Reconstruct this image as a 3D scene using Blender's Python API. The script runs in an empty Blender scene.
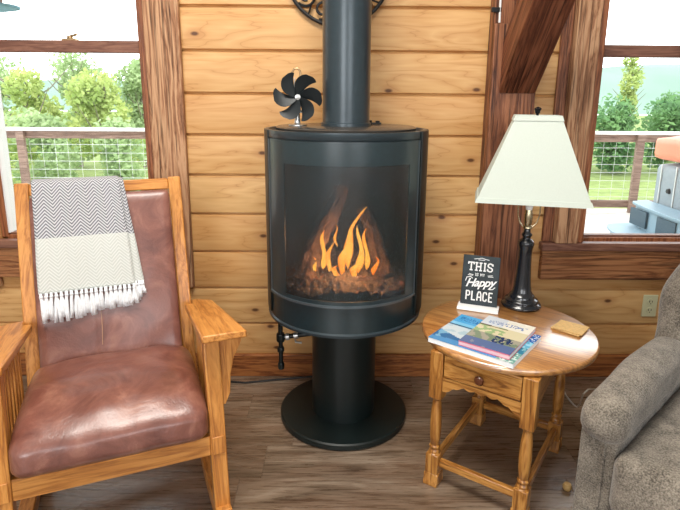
import bpy, math, random
from math import sin, cos, radians as R, pi
from mathutils import Vector, Matrix, noise as mnoise

random.seed(7)
C = bpy.context.scene.collection

# ------------------------------------------------------------------ geometry helpers
class G:
    def __init__(s): s.v = []; s.f = []; s.m = []
    def add(s, vs, fs, M=None, mi=0):
        o = len(s.v)
        for p in vs:
            p = Vector(p)
            s.v.append(tuple(M @ p) if M is not None else tuple(p))
        for f in fs:
            s.f.append(tuple(i + o for i in f)); s.m.append(mi)
        return s
    def box(s, x0, x1, y0, y1, z0, z1, M=None, mi=0):
        vs = [(x, y, z) for x in (x0, x1) for y in (y0, y1) for z in (z0, z1)]
        fs = [(0,1,3,2), (4,6,7,5), (0,4,5,1), (2,3,7,6), (0,2,6,4), (1,5,7,3)]
        return s.add(vs, fs, M, mi)
    def bar(s, a, b, w, h, up=(0,0,1), mi=0):
        a = Vector(a); b = Vector(b); d = b - a; L = d.length; d.normalize()
        up = Vector(up); sx = d.cross(up)
        if sx.length < 1e-5: sx = d.cross(Vector((0,1,0)))
        sx.normalize(); u = sx.cross(d)
        M = Matrix((sx, d, u)).transposed().to_4x4(); M.translation = a
        return s.box(-w/2, w/2, 0, L, -h/2, h/2, M, mi)
    def prism(s, pts, axis, a0, a1, M=None, mi=0):
        # pts: 2D outline; axis 'x': pts=(y,z); 'y': (x,z); 'z': (x,y)
        n = len(pts)
        def mk(p, a): return {'x': (a, p[0], p[1]), 'y': (p[0], a, p[1]), 'z': (p[0], p[1], a)}[axis]
        vs = [mk(p, a0) for p in pts] + [mk(p, a1) for p in pts]
        fs = [tuple(range(n))[::-1], tuple(range(n, 2*n))] + [(i, (i+1) % n, n+(i+1) % n, n+i) for i in range(n)]
        return s.add(vs, fs, M, mi)
    def lathe(s, prof, seg=32, c=(0,0,0), M=None, mi=0, a0=0, a1=2*pi):
        full = abs(a1-a0-2*pi) < 1e-6; n = seg if full else seg+1
        vs = []
        for r, z in prof:
            for i in range(n):
                a = a0 + (a1-a0)*i/seg
                vs.append((c[0]+r*cos(a), c[1]+r*sin(a), c[2]+z))
        fs = []
        for k in range(len(prof)-1):
            for i in range(seg):
                j = (i+1) % n if full else i+1
                fs.append((k*n+i, k*n+j, (k+1)*n+j, (k+1)*n+i))
        if full:
            if prof[0][0] > 1e-6: fs.append(tuple(range(n))[::-1])
            if prof[-1][0] > 1e-6: fs.append(tuple((len(prof)-1)*n+i for i in range(n)))
        return s.add(vs, fs, M, mi)
    def loft(s, rings, caps=True, closed=True, M=None, mi=0):
        n = len(rings[0]); vs = [p for r in rings for p in r]; fs = []
        for k in range(len(rings)-1):
            for i in range(n if closed else n-1):
                j = (i+1) % n
                fs.append((k*n+i, k*n+j, (k+1)*n+j, (k+1)*n+i))
        if caps and closed:
            fs.append(tuple(range(n))[::-1]); fs.append(tuple((len(rings)-1)*n+i for i in range(n)))
        return s.add(vs, fs, M, mi)
    def tube(s, pts, r, seg=10, M=None, mi=0, flat=1.0):
        pts = [Vector(p) for p in pts]; rs = r if isinstance(r, (list, tuple)) else [r]*len(pts)
        rings = []; t = (pts[1]-pts[0]).normalized()
        nrm = t.orthogonal().normalized()
        for i, p in enumerate(pts):
            if i == 0: t2 = pts[1]-pts[0]
            elif i == len(pts)-1: t2 = pts[-1]-pts[-2]
            else: t2 = pts[i+1]-pts[i-1]
            t2.normalize(); nrm = (nrm - t2*nrm.dot(t2)).normalized(); b = t2.cross(nrm)
            rings.append([p + nrm*rs[i]*cos(2*pi*k/seg) + b*rs[i]*flat*sin(2*pi*k/seg) for k in range(seg)])
        return s.loft(rings, M=M, mi=mi)
    def pillow(s, x0, x1, y0, y1, z0, z1, e=.22, n=14, fn=None, M=None, mi=0):
        # rounded, subdivided box (superellipsoid mapped from a cube)
        cx, cy, cz = (x0+x1)/2, (y0+y1)/2, (z0+z1)/2; hx, hy, hz = (x1-x0)/2, (y1-y0)/2, (z1-z0)/2
        rr = min(hx, hy, hz)*min(1, e*4)
        idx = {}; vs = []; fs = []
        def vert(a, b, c):
            k = (a, b, c)
            if k in idx: return idx[k]
            p = Vector(((2*a/n-1)*hx, (2*b/n-1)*hy, (2*c/n-1)*hz))
            q = Vector([max(-h+rr, min(h-rr, v)) for v, h in zip(p, (hx, hy, hz))])
            d = p - q
            # smooth parametrisation of the rounded edge
            if d.length > 1e-9:
                dd = Vector([v/rr for v in d]); m = max(abs(v) for v in dd)
                dd = dd/dd.length * m; p = q + dd*rr
            p = p + Vector((cx, cy, cz))
            if fn: p = Vector(fn(p))
            idx[k] = len(vs); vs.append(p); return idx[k]
        for i in range(n):
            for j in range(n):
                for c, fl in ((0, 1), (n, 0)):
                    q = [vert(i, j, c), vert(i+1, j, c), vert(i+1, j+1, c), vert(i, j+1, c)]; fs.append(tuple(q[::-1] if fl else q))
                    q = [vert(i, c, j), vert(i+1, c, j), vert(i+1, c, j+1), vert(i, c, j+1)]; fs.append(tuple(q if fl else q[::-1]))
                    q = [vert(c, i, j), vert(c, i+1, j), vert(c, i+1, j+1), vert(c, i, j+1)]; fs.append(tuple(q[::-1] if fl else q))
        return s.add(vs, fs, M, mi)

def obj(name, g, mat, parent=None, bevel=0, seg=2, smooth=40, sub=0, loc=None):
    me = bpy.data.meshes.new(name); me.from_pydata(g.v, [], g.f); me.update()
    mats = mat if isinstance(mat, (list, tuple)) else [mat]
    for m in mats: me.materials.append(m)
    if len(mats) > 1: me.polygons.foreach_set('material_index', g.m)
    me.validate()
    if smooth:
        me.polygons.foreach_set('use_smooth', [True]*len(me.polygons))
        if smooth < 180: me.set_sharp_from_angle(angle=R(smooth))
    o = bpy.data.objects.new(name, me); C.objects.link(o)
    if parent: o.parent = parent
    if loc: o.location = loc
    if bevel:
        b = o.modifiers.new('bevel', 'BEVEL'); b.width = bevel; b.segments = seg; b.limit_method = 'ANGLE'; b.angle_limit = R(35)
    if sub:
        u = o.modifiers.new('sub', 'SUBSURF'); u.levels = u.render_levels = sub
    return o

def tag(o, label=None, cat=None, group=None, kind=None):
    if label: o['label'] = label
    if cat: o['category'] = cat
    if group: o['group'] = group
    if kind: o['kind'] = kind
    return o
def thing(name, label, cat, loc=(0,0,0), rot=(0,0,0), group=None):
    o = bpy.data.objects.new(name, None); C.objects.link(o); o.location = loc; o.rotation_euler = rot
    return tag(o, label, cat, group)
def struct(name, g, mat, parent=None, **k):
    o = obj(name, g, mat, parent, **k); o['kind'] = 'structure'; return o

# ------------------------------------------------------------------ material helpers
def newmat(name):
    m = bpy.data.materials.new(name); m.use_nodes = True; nt = m.node_tree; nt.nodes.clear()
    out = nt.nodes.new('ShaderNodeOutputMaterial'); b = nt.nodes.new('ShaderNodeBsdfPrincipled')
    nt.links.new(b.outputs[0], out.inputs[0]); return m, nt, b, out
def N(nt, typ, **k):
    n = nt.nodes.new(typ)
    for a, v in k.items():
        if a.startswith('i_'):
            key = a[2:]; key = int(key) if key.isdigit() else key.replace('_', ' ')
            if hasattr(v, 'links') or isinstance(v, bpy.types.NodeSocket): nt.links.new(v, n.inputs[key])
            else: n.inputs[key].default_value = v
        else: setattr(n, a, v)
    return n
def math_(nt, op, a, b=None, c=None):
    n = nt.nodes.new('ShaderNodeMath'); n.operation = op
    for i, v in enumerate((a, b, c)):
        if v is None: continue
        if isinstance(v, bpy.types.NodeSocket): nt.links.new(v, n.inputs[i])
        else: n.inputs[i].default_value = v
    return n.outputs[0]
def ramp(nt, fac, stops):
    n = nt.nodes.new('ShaderNodeValToRGB'); nt.links.new(fac, n.inputs[0]); e = n.color_ramp.elements
    while len(e) < len(stops): e.new(.5)
    for el, (p, c) in zip(e, stops): el.position = p; el.color = (*c, 1) if len(c) == 3 else c
    return n.outputs[0]
def mixc(nt, fac, a, b, mode='MIX'):
    n = nt.nodes.new('ShaderNodeMix'); n.data_type = 'RGBA'; n.blend_type = mode
    for i, v in ((0, fac), (6, a), (7, b)):
        if isinstance(v, bpy.types.NodeSocket): nt.links.new(v, n.inputs[i])
        else: n.inputs[i].default_value = v if i == 0 else (*v, 1)
    return n.outputs[2]
def coords(nt, scale=(1,1,1), kind='Object', off=None):
    t = nt.nodes.new('ShaderNodeTexCoord'); mp = nt.nodes.new('ShaderNodeMapping')
    nt.links.new(t.outputs[kind], mp.inputs[0]); mp.inputs['Scale'].default_value = scale
    if off is not None: nt.links.new(off, mp.inputs['Location'])
    return mp.outputs[0]
def bump(nt, b, h, strength=.3, dist=.01):
    n = nt.nodes.new('ShaderNodeBump'); n.inputs['Strength'].default_value = strength; n.inputs['Distance'].default_value = dist
    nt.links.new(h, n.inputs['Height']); nt.links.new(n.outputs[0], b.inputs['Normal'])

def srgb(r, g, b):
    f = lambda c: (c/255/12.92) if c/255 <= .04045 else ((c/255+.055)/1.055)**2.4
    return (f(r), f(g), f(b))

def plain(name, col, rough=.5, metal=0, noise=.0, spec=.5, nscale=30, coat=0):
    m, nt, b, _ = newmat(name)
    b.inputs['Base Color'].default_value = (*col, 1); b.inputs['Roughness'].default_value = rough
    b.inputs['Metallic'].default_value = metal; b.inputs['Specular IOR Level'].default_value = spec
    b.inputs['Coat Weight'].default_value = coat
    if noise:
        n = N(nt, 'ShaderNodeTexNoise', i_Scale=nscale, i_Detail=4.0, i_Vector=coords(nt))
        d = tuple(c*(1-noise) for c in col); l = tuple(min(1, c*(1+noise)) for c in col)
        nt.links.new(ramp(nt, n.outputs[0], [(.3, d), (.7, l)]), b.inputs['Base Color'])
    return m

def wood(name, dark, mid, light, axis='x', s=1.0, rough=.4, bumps=.15, coat=0, contrast=1.0, spec=.4, cracks=False, warp=.5):
    """grain running along `axis`"""
    m, nt, b, _ = newmat(name)
    sc = {'x': (1.2, 14, 14), 'y': (14, 1.2, 14), 'z': (14, 14, 1.2)}[axis]
    v = coords(nt, tuple(c*s for c in sc))
    n1 = N(nt, 'ShaderNodeTexNoise', i_Scale=1.0, i_Detail=6.0, i_Roughness=.6, i_Distortion=warp, i_Vector=v)
    v2 = coords(nt, tuple(c*s*(5 if c > 2 else 2.2) for c in sc))
    n2 = N(nt, 'ShaderNodeTexNoise', i_Scale=1.0, i_Detail=4.0, i_Vector=v2)
    rings = math_(nt, 'FRACT', math_(nt, 'MULTIPLY', n1.outputs[0], 7.0))
    rg = math_(nt, 'PINGPONG', math_(nt, 'MULTIPLY', n1.outputs[0], 12.0), 1.0)
    f = math_(nt, 'ADD', math_(nt, 'MULTIPLY', rg, .45*contrast), math_(nt, 'MULTIPLY', n2.outputs[0], .6))
    col = ramp(nt, f, [(.15, dark), (.45, mid), (.85, light)])
    h = f
    if cracks:
        v3 = coords(nt, tuple(c*s*(1.6 if c > 2 else .35) for c in sc))
        n3 = N(nt, 'ShaderNodeTexNoise', i_Scale=1.0, i_Detail=3.0, i_Vector=v3)
        cr = ramp(nt, math_(nt, 'ABSOLUTE', math_(nt, 'SUBTRACT', n3.outputs[0], .5)), [(.0, (0,0,0)), (.02, (1,1,1))])
        col = mixc(nt, math_(nt, 'MULTIPLY', math_(nt, 'SUBTRACT', 1.0, cr), .75), col, tuple(c*.25 for c in dark))
    nt.links.new(col, b.inputs['Base Color'])
    b.inputs['Roughness'].default_value = rough; b.inputs['Coat Weight'].default_value = coat
    b.inputs['Coat Roughness'].default_value = .15; b.inputs['Specular IOR Level'].default_value = spec
    bump(nt, b, h, bumps, .004)
    return m

Z0, PITCH = .0896, .184          # board joints of the wall
def pine_mat():
    m, nt, b, _ = newmat('knotty_pine')
    t = nt.nodes.new('ShaderNodeTexCoord'); sx = nt.nodes.new('ShaderNodeSeparateXYZ'); nt.links.new(t.outputs['Object'], sx.inputs[0])
    X, Z = sx.outputs[0], sx.outputs[2]
    idx = math_(nt, 'FLOOR', math_(nt, 'DIVIDE', math_(nt, 'SUBTRACT', Z, Z0), PITCH))
    wn = nt.nodes.new('ShaderNodeTexWhiteNoise'); wn.noise_dimensions = '1D'; nt.links.new(idx, wn.inputs['W'])
    r = wn.outputs[0]
    cb = nt.nodes.new('ShaderNodeCombineXYZ')
    nt.links.new(math_(nt, 'ADD', math_(nt, 'MULTIPLY', X, 1.3), math_(nt, 'MULTIPLY', r, 40)), cb.inputs[0])
    nt.links.new(math_(nt, 'MULTIPLY', Z, 9.0), cb.inputs[2])
    n1 = N(nt, 'ShaderNodeTexNoise', i_Scale=1.0, i_Detail=3.0, i_Distortion=.3, i_Vector=cb.outputs[0])
    lines = math_(nt, 'PINGPONG', math_(nt, 'MULTIPLY', n1.outputs[0], 14.0), 1.0)
    cb2 = nt.nodes.new('ShaderNodeCombineXYZ')
    nt.links.new(math_(nt, 'ADD', math_(nt, 'MULTIPLY', X, 4.0), math_(nt, 'MULTIPLY', r, 17)), cb2.inputs[0])
    nt.links.new(math_(nt, 'MULTIPLY', Z, 90.0), cb2.inputs[2])
    n2 = N(nt, 'ShaderNodeTexNoise', i_Scale=1.0, i_Detail=3.0, i_Vector=cb2.outputs[0])
    f = math_(nt, 'ADD', math_(nt, 'MULTIPLY', lines, .35), math_(nt, 'MULTIPLY', n2.outputs[0], .5))
    col = ramp(nt, f, [(.12, srgb(184,134,80)), (.3, srgb(205,160,104)), (.7, srgb(221,181,126))])
    # thin darker growth line
    gl = ramp(nt, lines, [(.0, (1,1,1)), (.05, (0,0,0))])
    col = mixc(nt, math_(nt, 'MULTIPLY', gl, .35), col, srgb(150,95,50))
    # board to board tone
    col = mixc(nt, math_(nt, 'MULTIPLY', r, .4), col, srgb(186,126,66))
    # knots
    cb3 = nt.nodes.new('ShaderNodeCombineXYZ')
    nt.links.new(math_(nt, 'ADD', math_(nt, 'MULTIPLY', X, 3.4), math_(nt, 'MULTIPLY', r, 29)), cb3.inputs[0])
    nt.links.new(math_(nt, 'MULTIPLY', Z, 6.8), cb3.inputs[1])
    vo = N(nt, 'ShaderNodeTexVoronoi', voronoi_dimensions='2D', i_Scale=1.0, i_Randomness=1.0, i_Vector=cb3.outputs[0])
    sel = nt.nodes.new('ShaderNodeSeparateColor'); nt.links.new(vo.outputs['Color'], sel.inputs[0])
    gate = math_(nt, 'GREATER_THAN', sel.outputs[0], .58)
    k1 = ramp(nt, vo.outputs['Distance'], [(.035, (1,1,1)), (.075, (0,0,0))])
    k2 = ramp(nt, vo.outputs['Distance'], [(.05, (1,1,1)), (.2, (0,0,0))])
    col = mixc(nt, math_(nt, 'MULTIPLY', math_(nt, 'MULTIPLY', k2, gate), .45), col, srgb(165,105,55))
    col = mixc(nt, math_(nt, 'MULTIPLY', math_(nt, 'MULTIPLY', k1, gate), .9), col, srgb(80,45,25))
    nt.links.new(col, b.inputs['Base Color']); b.inputs['Roughness'].default_value = .42
    b.inputs['Specular IOR Level'].default_value = .35
    bump(nt, b, f, .08, .003)
    return m

def floor_mat():
    m, nt, b, _ = newmat('rustic_laminate')
    t = nt.nodes.new('ShaderNodeTexCoord'); sx = nt.nodes.new('ShaderNodeSeparateXYZ'); nt.links.new(t.outputs['Object'], sx.inputs[0])
    X, Y = sx.outputs[0], sx.outputs[1]
    row = math_(nt, 'FLOOR', math_(nt, 'DIVIDE', Y, .19))
    wn = nt.nodes.new('ShaderNodeTexWhiteNoise'); wn.noise_dimensions = '1D'; nt.links.new(row, wn.inputs['W']); r = wn.outputs[0]
    xo = math_(nt, 'ADD', X, math_(nt, 'MULTIPLY', r, 5.0))
    col_i = math_(nt, 'FLOOR', math_(nt, 'DIVIDE', xo, 1.2))
    wn2 = nt.nodes.new('ShaderNodeTexWhiteNoise'); wn2.noise_dimensions = '2D'
    cb0 = nt.nodes.new('ShaderNodeCombineXYZ'); nt.links.new(row, cb0.inputs[0]); nt.links.new(col_i, cb0.inputs[1]); nt.links.new(cb0.outputs[0], wn2.inputs['Vector'])
    q = wn2.outputs[0]
    def n(xs, ys, det, dist=.4):
        cb = nt.nodes.new('ShaderNodeCombineXYZ')
        nt.links.new(math_(nt, 'ADD', math_(nt, 'MULTIPLY', X, xs), math_(nt, 'MULTIPLY', q, 31)), cb.inputs[0])
        nt.links.new(math_(nt, 'MULTIPLY', Y, ys), cb.inputs[1])
        return N(nt, 'ShaderNodeTexNoise', i_Scale=1.0, i_Detail=det, i_Roughness=.65, i_Distortion=dist, i_Vector=cb.outputs[0]).outputs[0]
    a = n(2.2, 11, 6, 1.2); c = n(6, 95, 4); d = n(1.5, 4, 3)
    f = math_(nt, 'ADD', math_(nt, 'MULTIPLY', a, .62), math_(nt, 'MULTIPLY', c, .42))
    col = ramp(nt, f, [(.34, srgb(46,36,29)), (.45, srgb(98,82,66)), (.56, srgb(136,118,100)), (.70, srgb(172,156,138))])
    col = mixc(nt, math_(nt, 'MULTIPLY', ramp(nt, d, [(.4, (0,0,0)), (.65, (1,1,1))]), .5), col, srgb(112,78,56))
    col = mixc(nt, math_(nt, 'MULTIPLY', q, .2), col, srgb(90,70,56))
    # plank joints
    fy = math_(nt, 'FRACT', math_(nt, 'DIVIDE', Y, .19)); j = ramp(nt, fy, [(.0, (1,1,1)), (.014, (0,0,0))])
    fx = math_(nt, 'FRACT', math_(nt, 'DIVIDE', xo, 1.2)); j2 = ramp(nt, fx, [(.0, (1,1,1)), (.002, (0,0,0))])
    jj = math_(nt, 'MAXIMUM', j, j2)
    col = mixc(nt, math_(nt, 'MULTIPLY', jj, .4), col, srgb(30,22,18))
    nt.links.new(col, b.inputs['Base Color'])
    nt.links.new(math_(nt, 'ADD', math_(nt, 'MULTIPLY', c, .4), .1), b.inputs['Roughness'])
    b.inputs['Specular IOR Level'].default_value = .95
    bump(nt, b, math_(nt, 'SUBTRACT', c, math_(nt, 'MULTIPLY', jj, .8)), .3, .003)
    return m

def fabric(name, c1, c2, scale=260, rough=.95, big=.25, sheen=.3, bstr=.5):
    m, nt, b, _ = newmat(name)
    v = coords(nt)
    n1 = N(nt, 'ShaderNodeTexNoise', i_Scale=float(scale), i_Detail=2.0, i_Vector=v)
    n2 = N(nt, 'ShaderNodeTexNoise', i_Scale=22.0, i_Detail=3.0, i_Vector=v)
    f = math_(nt, 'ADD', math_(nt, 'MULTIPLY', n1.outputs[0], 1-big), math_(nt, 'MULTIPLY', n2.outputs[0], big))
    nt.links.new(ramp(nt, f, [(.35, c1), (.65, c2)]), b.inputs['Base Color'])
    b.inputs['Roughness'].default_value = rough; b.inputs['Sheen Weight'].default_value = sheen
    b.inputs['Specular IOR Level'].default_value = .15
    bump(nt, b, f, bstr, .004)
    return m

def leather_mat():
    m, nt, b, _ = newmat('brown_leather'); v = coords(nt)
    n1 = N(nt, 'ShaderNodeTexNoise', i_Scale=7.0, i_Detail=5.0, i_Roughness=.65, i_Distortion=1.0, i_Vector=v)
    n2 = N(nt, 'ShaderNodeTexNoise', i_Scale=160.0, i_Detail=3.0, i_Vector=v)
    nt.links.new(ramp(nt, n1.outputs[0], [(.3, srgb(98,56,48)), (.52, srgb(128,80,68)), (.75, srgb(164,116,98))]), b.inputs['Base Color'])
    b.inputs['Roughness'].default_value = .36; b.inputs['Specular IOR Level'].default_value = .6
    b.inputs['Coat Weight'].default_value = .35; b.inputs['Coat Roughness'].default_value = .22
    bump(nt, b, math_(nt, 'ADD', math_(nt, 'MULTIPLY', n1.outputs[0], 1.2), math_(nt, 'MULTIPLY', n2.outputs[0], .25)), .35, .006)
    return m

def attr_mat(name, rough=.35, spec=.5):
    m, nt, b, _ = newmat(name); a = nt.nodes.new('ShaderNodeAttribute'); a.attribute_name = 'Col'
    nt.links.new(a.outputs['Color'], b.inputs['Base Color']); b.inputs['Roughness'].default_value = rough; b.inputs['Specular IOR Level'].default_value = spec
    return m

def throw_mat(split):
    """herringbone grey above, off white chevron weave below; uses the cloth's own UV in metres"""
    m, nt, b, _ = newmat('herringbone_throw_cloth'); t = nt.nodes.new('ShaderNodeTexCoord'); sx = nt.nodes.new('ShaderNodeSeparateXYZ')
    nt.links.new(t.outputs['UV'], sx.inputs[0]); U, V = sx.outputs[0], sx.outputs[1]
    zig = math_(nt, 'PINGPONG', U, .027)
    w = math_(nt, 'ADD', V, math_(nt, 'MULTIPLY', zig, 1.15))
    st = math_(nt, 'PINGPONG', math_(nt, 'DIVIDE', w, .0062), 1.0)
    s = ramp(nt, st, [(.35, (0,0,0)), (.65, (1,1,1))])
    grey = mixc(nt, s, srgb(108,108,114), srgb(196,197,200))
    pale = mixc(nt, s, srgb(186,189,184), srgb(206,208,203))
    below = math_(nt, 'LESS_THAN', V, split)
    col = mixc(nt, below, grey, pale)
    nt.links.new(col, b.inputs['Base Color']); b.inputs['Roughness'].default_value = .95; b.inputs['Specular IOR Level'].default_value = .1
    bump(nt, b, st, .4, .002)
    return m

def leaf_mat(name, c1, c2):
    m, nt, b, out = newmat(name)
    gi = nt.nodes.new('ShaderNodeNewGeometry')
    n = N(nt, 'ShaderNodeTexNoise', i_Scale=1.1, i_Detail=5.0, i_Vector=coords(nt))
    col = ramp(nt, n.outputs[0], [(.3, c1), (.7, c2)])
    nt.links.new(col, b.inputs['Base Color']); b.inputs['Roughness'].default_value = .7
    tr = nt.nodes.new('ShaderNodeBsdfTranslucent'); nt.links.new(col, tr.inputs[0])
    mx = nt.nodes.new('ShaderNodeMixShader'); mx.inputs[0].default_value = .45
    nt.links.new(b.outputs[0], mx.inputs[1]); nt.links.new(tr.outputs[0], mx.inputs[2]); nt.links.new(mx.outputs[0], out.inputs[0])
    return m

def glass_mat(name, tint=(1,1,1), refl=.08, rough=0.0):
    m, nt, b, out = newmat(name); nt.nodes.remove(b)
    tr = nt.nodes.new('ShaderNodeBsdfTransparent'); tr.inputs[0].default_value = (*tint, 1)
    gl = nt.nodes.new('ShaderNodeBsdfGlossy'); gl.inputs['Roughness'].default_value = rough
    fr = nt.nodes.new('ShaderNodeLayerWeight')
    mx = nt.nodes.new('ShaderNodeMixShader')
    nt.links.new(math_(nt, 'MULTIPLY_ADD', math_(nt, 'POWER', fr.outputs['Facing'], 5.0), .6, refl*.5), mx.inputs[0])
    nt.links.new(tr.outputs[0], mx.inputs[1]); nt.links.new(gl.outputs[0], mx.inputs[2]); nt.links.new(mx.outputs[0], out.inputs[0])
    return m

def screen_mat():
    m, nt, b, out = newmat('fire_screen_mesh')
    b.inputs['Base Color'].default_value = (.022, .04, .047, 1); b.inputs['Roughness'].default_value = .38; b.inputs['Metallic'].default_value = .3
    tr = nt.nodes.new('ShaderNodeBsdfTransparent'); tr.inputs[0].default_value = (.93, .93, .93, 1)
    mx = nt.nodes.new('ShaderNodeMixShader'); mx.inputs[0].default_value = .4
    nt.links.new(tr.outputs[0], mx.inputs[1]); nt.links.new(b.outputs[0], mx.inputs[2])
    gl = nt.nodes.new('ShaderNodeBsdfGlossy'); gl.inputs['Roughness'].default_value = .3; fr = nt.nodes.new('ShaderNodeLayerWeight')
    m2 = nt.nodes.new('ShaderNodeMixShader'); nt.links.new(math_(nt, 'MULTIPLY_ADD', math_(nt, 'POWER', fr.outputs['Facing'], 5.0), .6, .03), m2.inputs[0]); nt.links.new(mx.outputs[0], m2.inputs[1]); nt.links.new(gl.outputs[0], m2.inputs[2])
    nt.links.new(m2.outputs[0], out.inputs[0])
    return m

def flame_mat():
    m, nt, b, out = newmat('flame'); nt.nodes.remove(b)
    t = nt.nodes.new('ShaderNodeTexCoord'); sx = nt.nodes.new('ShaderNodeSeparateXYZ'); nt.links.new(t.outputs['Generated'], sx.inputs[0])
    n = N(nt, 'ShaderNodeTexNoise', i_Scale=18.0, i_Detail=3.0, i_Vector=coords(nt, (1, 1, .35)))
    lw = nt.nodes.new('ShaderNodeLayerWeight'); lw.inputs[0].default_value = .45
    f = math_(nt, 'ADD', math_(nt, 'MULTIPLY', lw.outputs['Facing'], .75), math_(nt, 'MULTIPLY', math_(nt, 'SUBTRACT', n.outputs[0], .5), 1.2))
    col = ramp(nt, f, [(.0, (1.0, .50, .07)), (.3, (1.0, .26, .015)), (.75, (.8, .08, .003))])
    em = nt.nodes.new('ShaderNodeEmission'); nt.links.new(col, em.inputs[0]); em.inputs[1].default_value = 4.6
    tr = nt.nodes.new('ShaderNodeBsdfTransparent'); mx = nt.nodes.new('ShaderNodeMixShader')
    a = ramp(nt, f, [(.35, (.95, .95, .95)), (.95, (.15, .15, .15))])
    nt.links.new(a, mx.inputs[0]); nt.links.new(tr.outputs[0], mx.inputs[1]); nt.links.new(em.outputs[0], mx.inputs[2]); nt.links.new(mx.outputs[0], out.inputs[0])
    return m

def ember_mat():
    m, nt, b, out = newmat('ember_bed')
    n = N(nt, 'ShaderNodeTexNoise', i_Scale=38.0, i_Detail=3.0, i_Vector=coords(nt))
    n0 = N(nt, 'ShaderNodeTexNoise', i_Scale=60.0, i_Detail=4.0, i_Vector=coords(nt))
    nt.links.new(ramp(nt, n0.outputs[0], [(.3, (.05,.045,.04)), (.6, (.22,.19,.17)), (.8, (.4,.36,.33))]), b.inputs['Base Color'])
    b.inputs['Roughness'].default_value = .95
    nt.links.new(ramp(nt, n.outputs[0], [(.6, (0,0,0)), (.72, (1.0,.18,.04))]), b.inputs['Emission Color'])
    b.inputs['Emission Strength'].default_value = .9
    return m

# ------------------------------------------------------------------ materials
M = {}
M['pine'] = pine_mat()
M['floor'] = floor_mat()
M['oak_x'] = wood('golden_oak_along_x', srgb(140,80,28), srgb(190,124,56), srgb(216,152,78), 'x', 1.6, .38, .1, .25)
M['oak_y'] = wood('golden_oak_along_y', srgb(140,80,28), srgb(190,124,56), srgb(216,152,78), 'y', 1.6, .38, .1, .25)
M['oak_z'] = wood('golden_oak_along_z', srgb(140,80,28), srgb(190,124,56), srgb(216,152,78), 'z', 1.6, .38, .1, .25)
tb = (srgb(82,44,14), srgb(160,104,44), srgb(198,144,76))
M['table_x'] = wood('table_oak_along_x', *tb, 'x', 1.7, .3, .1, .3, 1.3)
M['table_y'] = wood('table_oak_along_y', *tb, 'y', 1.7, .3, .1, .3, 1.3)
M['table_z'] = wood('table_oak_along_z', *tb, 'z', 1.7, .32, .1, .3, 1.1)
M['table_top'] = wood('table_top_oak', srgb(112,62,24), srgb(172,114,54), srgb(202,146,80), 'x', 1.5, .24, .03, 1.0, 1.3, .8)
for n_ in M['table_top'].node_tree.nodes:
    if n_.type == 'BSDF_PRINCIPLED': n_.inputs['Coat IOR'].default_value = 2.3; n_.inputs['Coat Roughness'].default_value = .30
M['case_z'] = wood('rough_casing_vertical', srgb(98,62,42), srgb(158,112,80), srgb(192,150,114), 'z', 1.3, .6, .5, 0, 1.4, .3, True)
M['case_x'] = wood('rough_casing_horizontal', srgb(82,46,26), srgb(140,90,56), srgb(168,116,76), 'x', 1.3, .6, .5, 0, 1.4, .3, True)
M['post'] = wood('dark_stained_timber', srgb(48,26,18), srgb(110,66,44), srgb(150,98,68), 'z', 1.0, .5, .5, 0, 1.3, .35, True)
M['brace'] = wood('dark_stained_brace_timber', srgb(58,28,18), srgb(104,58,38), srgb(136,84,58), 'y', 1.0, .5, .4, 0, 1.3, .35, True)
M['base_x'] = wood('baseboard_timber', srgb(70,34,14), srgb(130,74,36), srgb(162,102,54), 'x', 1.6, .45, .3, 0, 1.6, .35)
M['sash'] = wood('sash_wood', srgb(88,54,42), srgb(120,80,64), srgb(146,104,84), 'x', 1.5, .5, .2)
M['jamb'] = wood('jamb_wood', srgb(90,46,26), srgb(140,84,52), srgb(172,112,74), 'z', 1.5, .45, .2)
M['vinyl'] = plain('white_jamb_liner', (.75,.76,.75), .4)
M['plaster'] = plain('pale_grey_plaster', (.6,.6,.58), .8, noise=.1, nscale=3)
M['stove'] = plain('stove_black_steel', (.010,.025,.031), .3, .0, .12, .8, 60)
M['stove_m'] = plain('stove_matte_steel', (.005,.010,.010), .4, .0, .2, .45, 8)
M['stove_in'] = plain('firebox_lining', (.05,.04,.035), .6, 0, .3, .4, 14)
M['pipe'] = plain('stove_pipe_enamel', (.026,.042,.052), .3, .2, .08, .7, 40)
M['edge'] = plain('pale_steel_edge', (.12,.15,.17), .3, .6)  # paler metal for the strips along the door edges
M['lid'] = plain('stove_lid_enamel', (.05,.045,.04), .22, .1, .1, .6)
M['glassF'] = glass_mat('fire_glass', (.9,.9,.9), .05, .05)
M['screen'] = screen_mat(); M['flame'] = flame_mat(); M['ember'] = ember_mat()
M['log'] = wood('charred_log', srgb(46,34,32), srgb(110,90,84), srgb(190,166,158), 'z', 6.0, .9, 1.0, 0, 1.5)
M['leather'] = leather_mat()
M['thread'] = plain('tan_stitching', srgb(190,150,120), .7)
M['throw'] = throw_mat(-.262)
M['yarn'] = plain('white_yarn', (.8,.82,.84), .9, 0, .1, .1, 90)
M['rec'] = fabric('taupe_tweed', srgb(76,70,62), srgb(152,143,130), 230, .95, .35, .25, .8)
M['rec2'] = fabric('taupe_tweed_second', srgb(76,70,62), srgb(152,143,130), 230, .95, .35, .25, .8)  # second tweed, same colours as the first
M['shade'] = plain('cream_lamp_linen', srgb(200,208,198), .85, 0, .02, .2, 200)
M['shade_in'] = plain('white_shade_lining', (.8,.8,.76), .8)
M['black'] = plain('black_gloss_lamp', (.012,.014,.018), .2, 0, 0, .6, coat=.3)
M['brass'] = plain('antique_brass', (.55,.46,.3), .25, 1.0)
M['ironb'] = plain('black_iron', (.015,.015,.016), .45, .3)
M['cap'] = plain('blue_black_paint', (.02,.035,.05), .3)
M['fanblk'] = plain('fan_blade_black', (.01,.014,.016), .38, .2, 0, .5)
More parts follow.
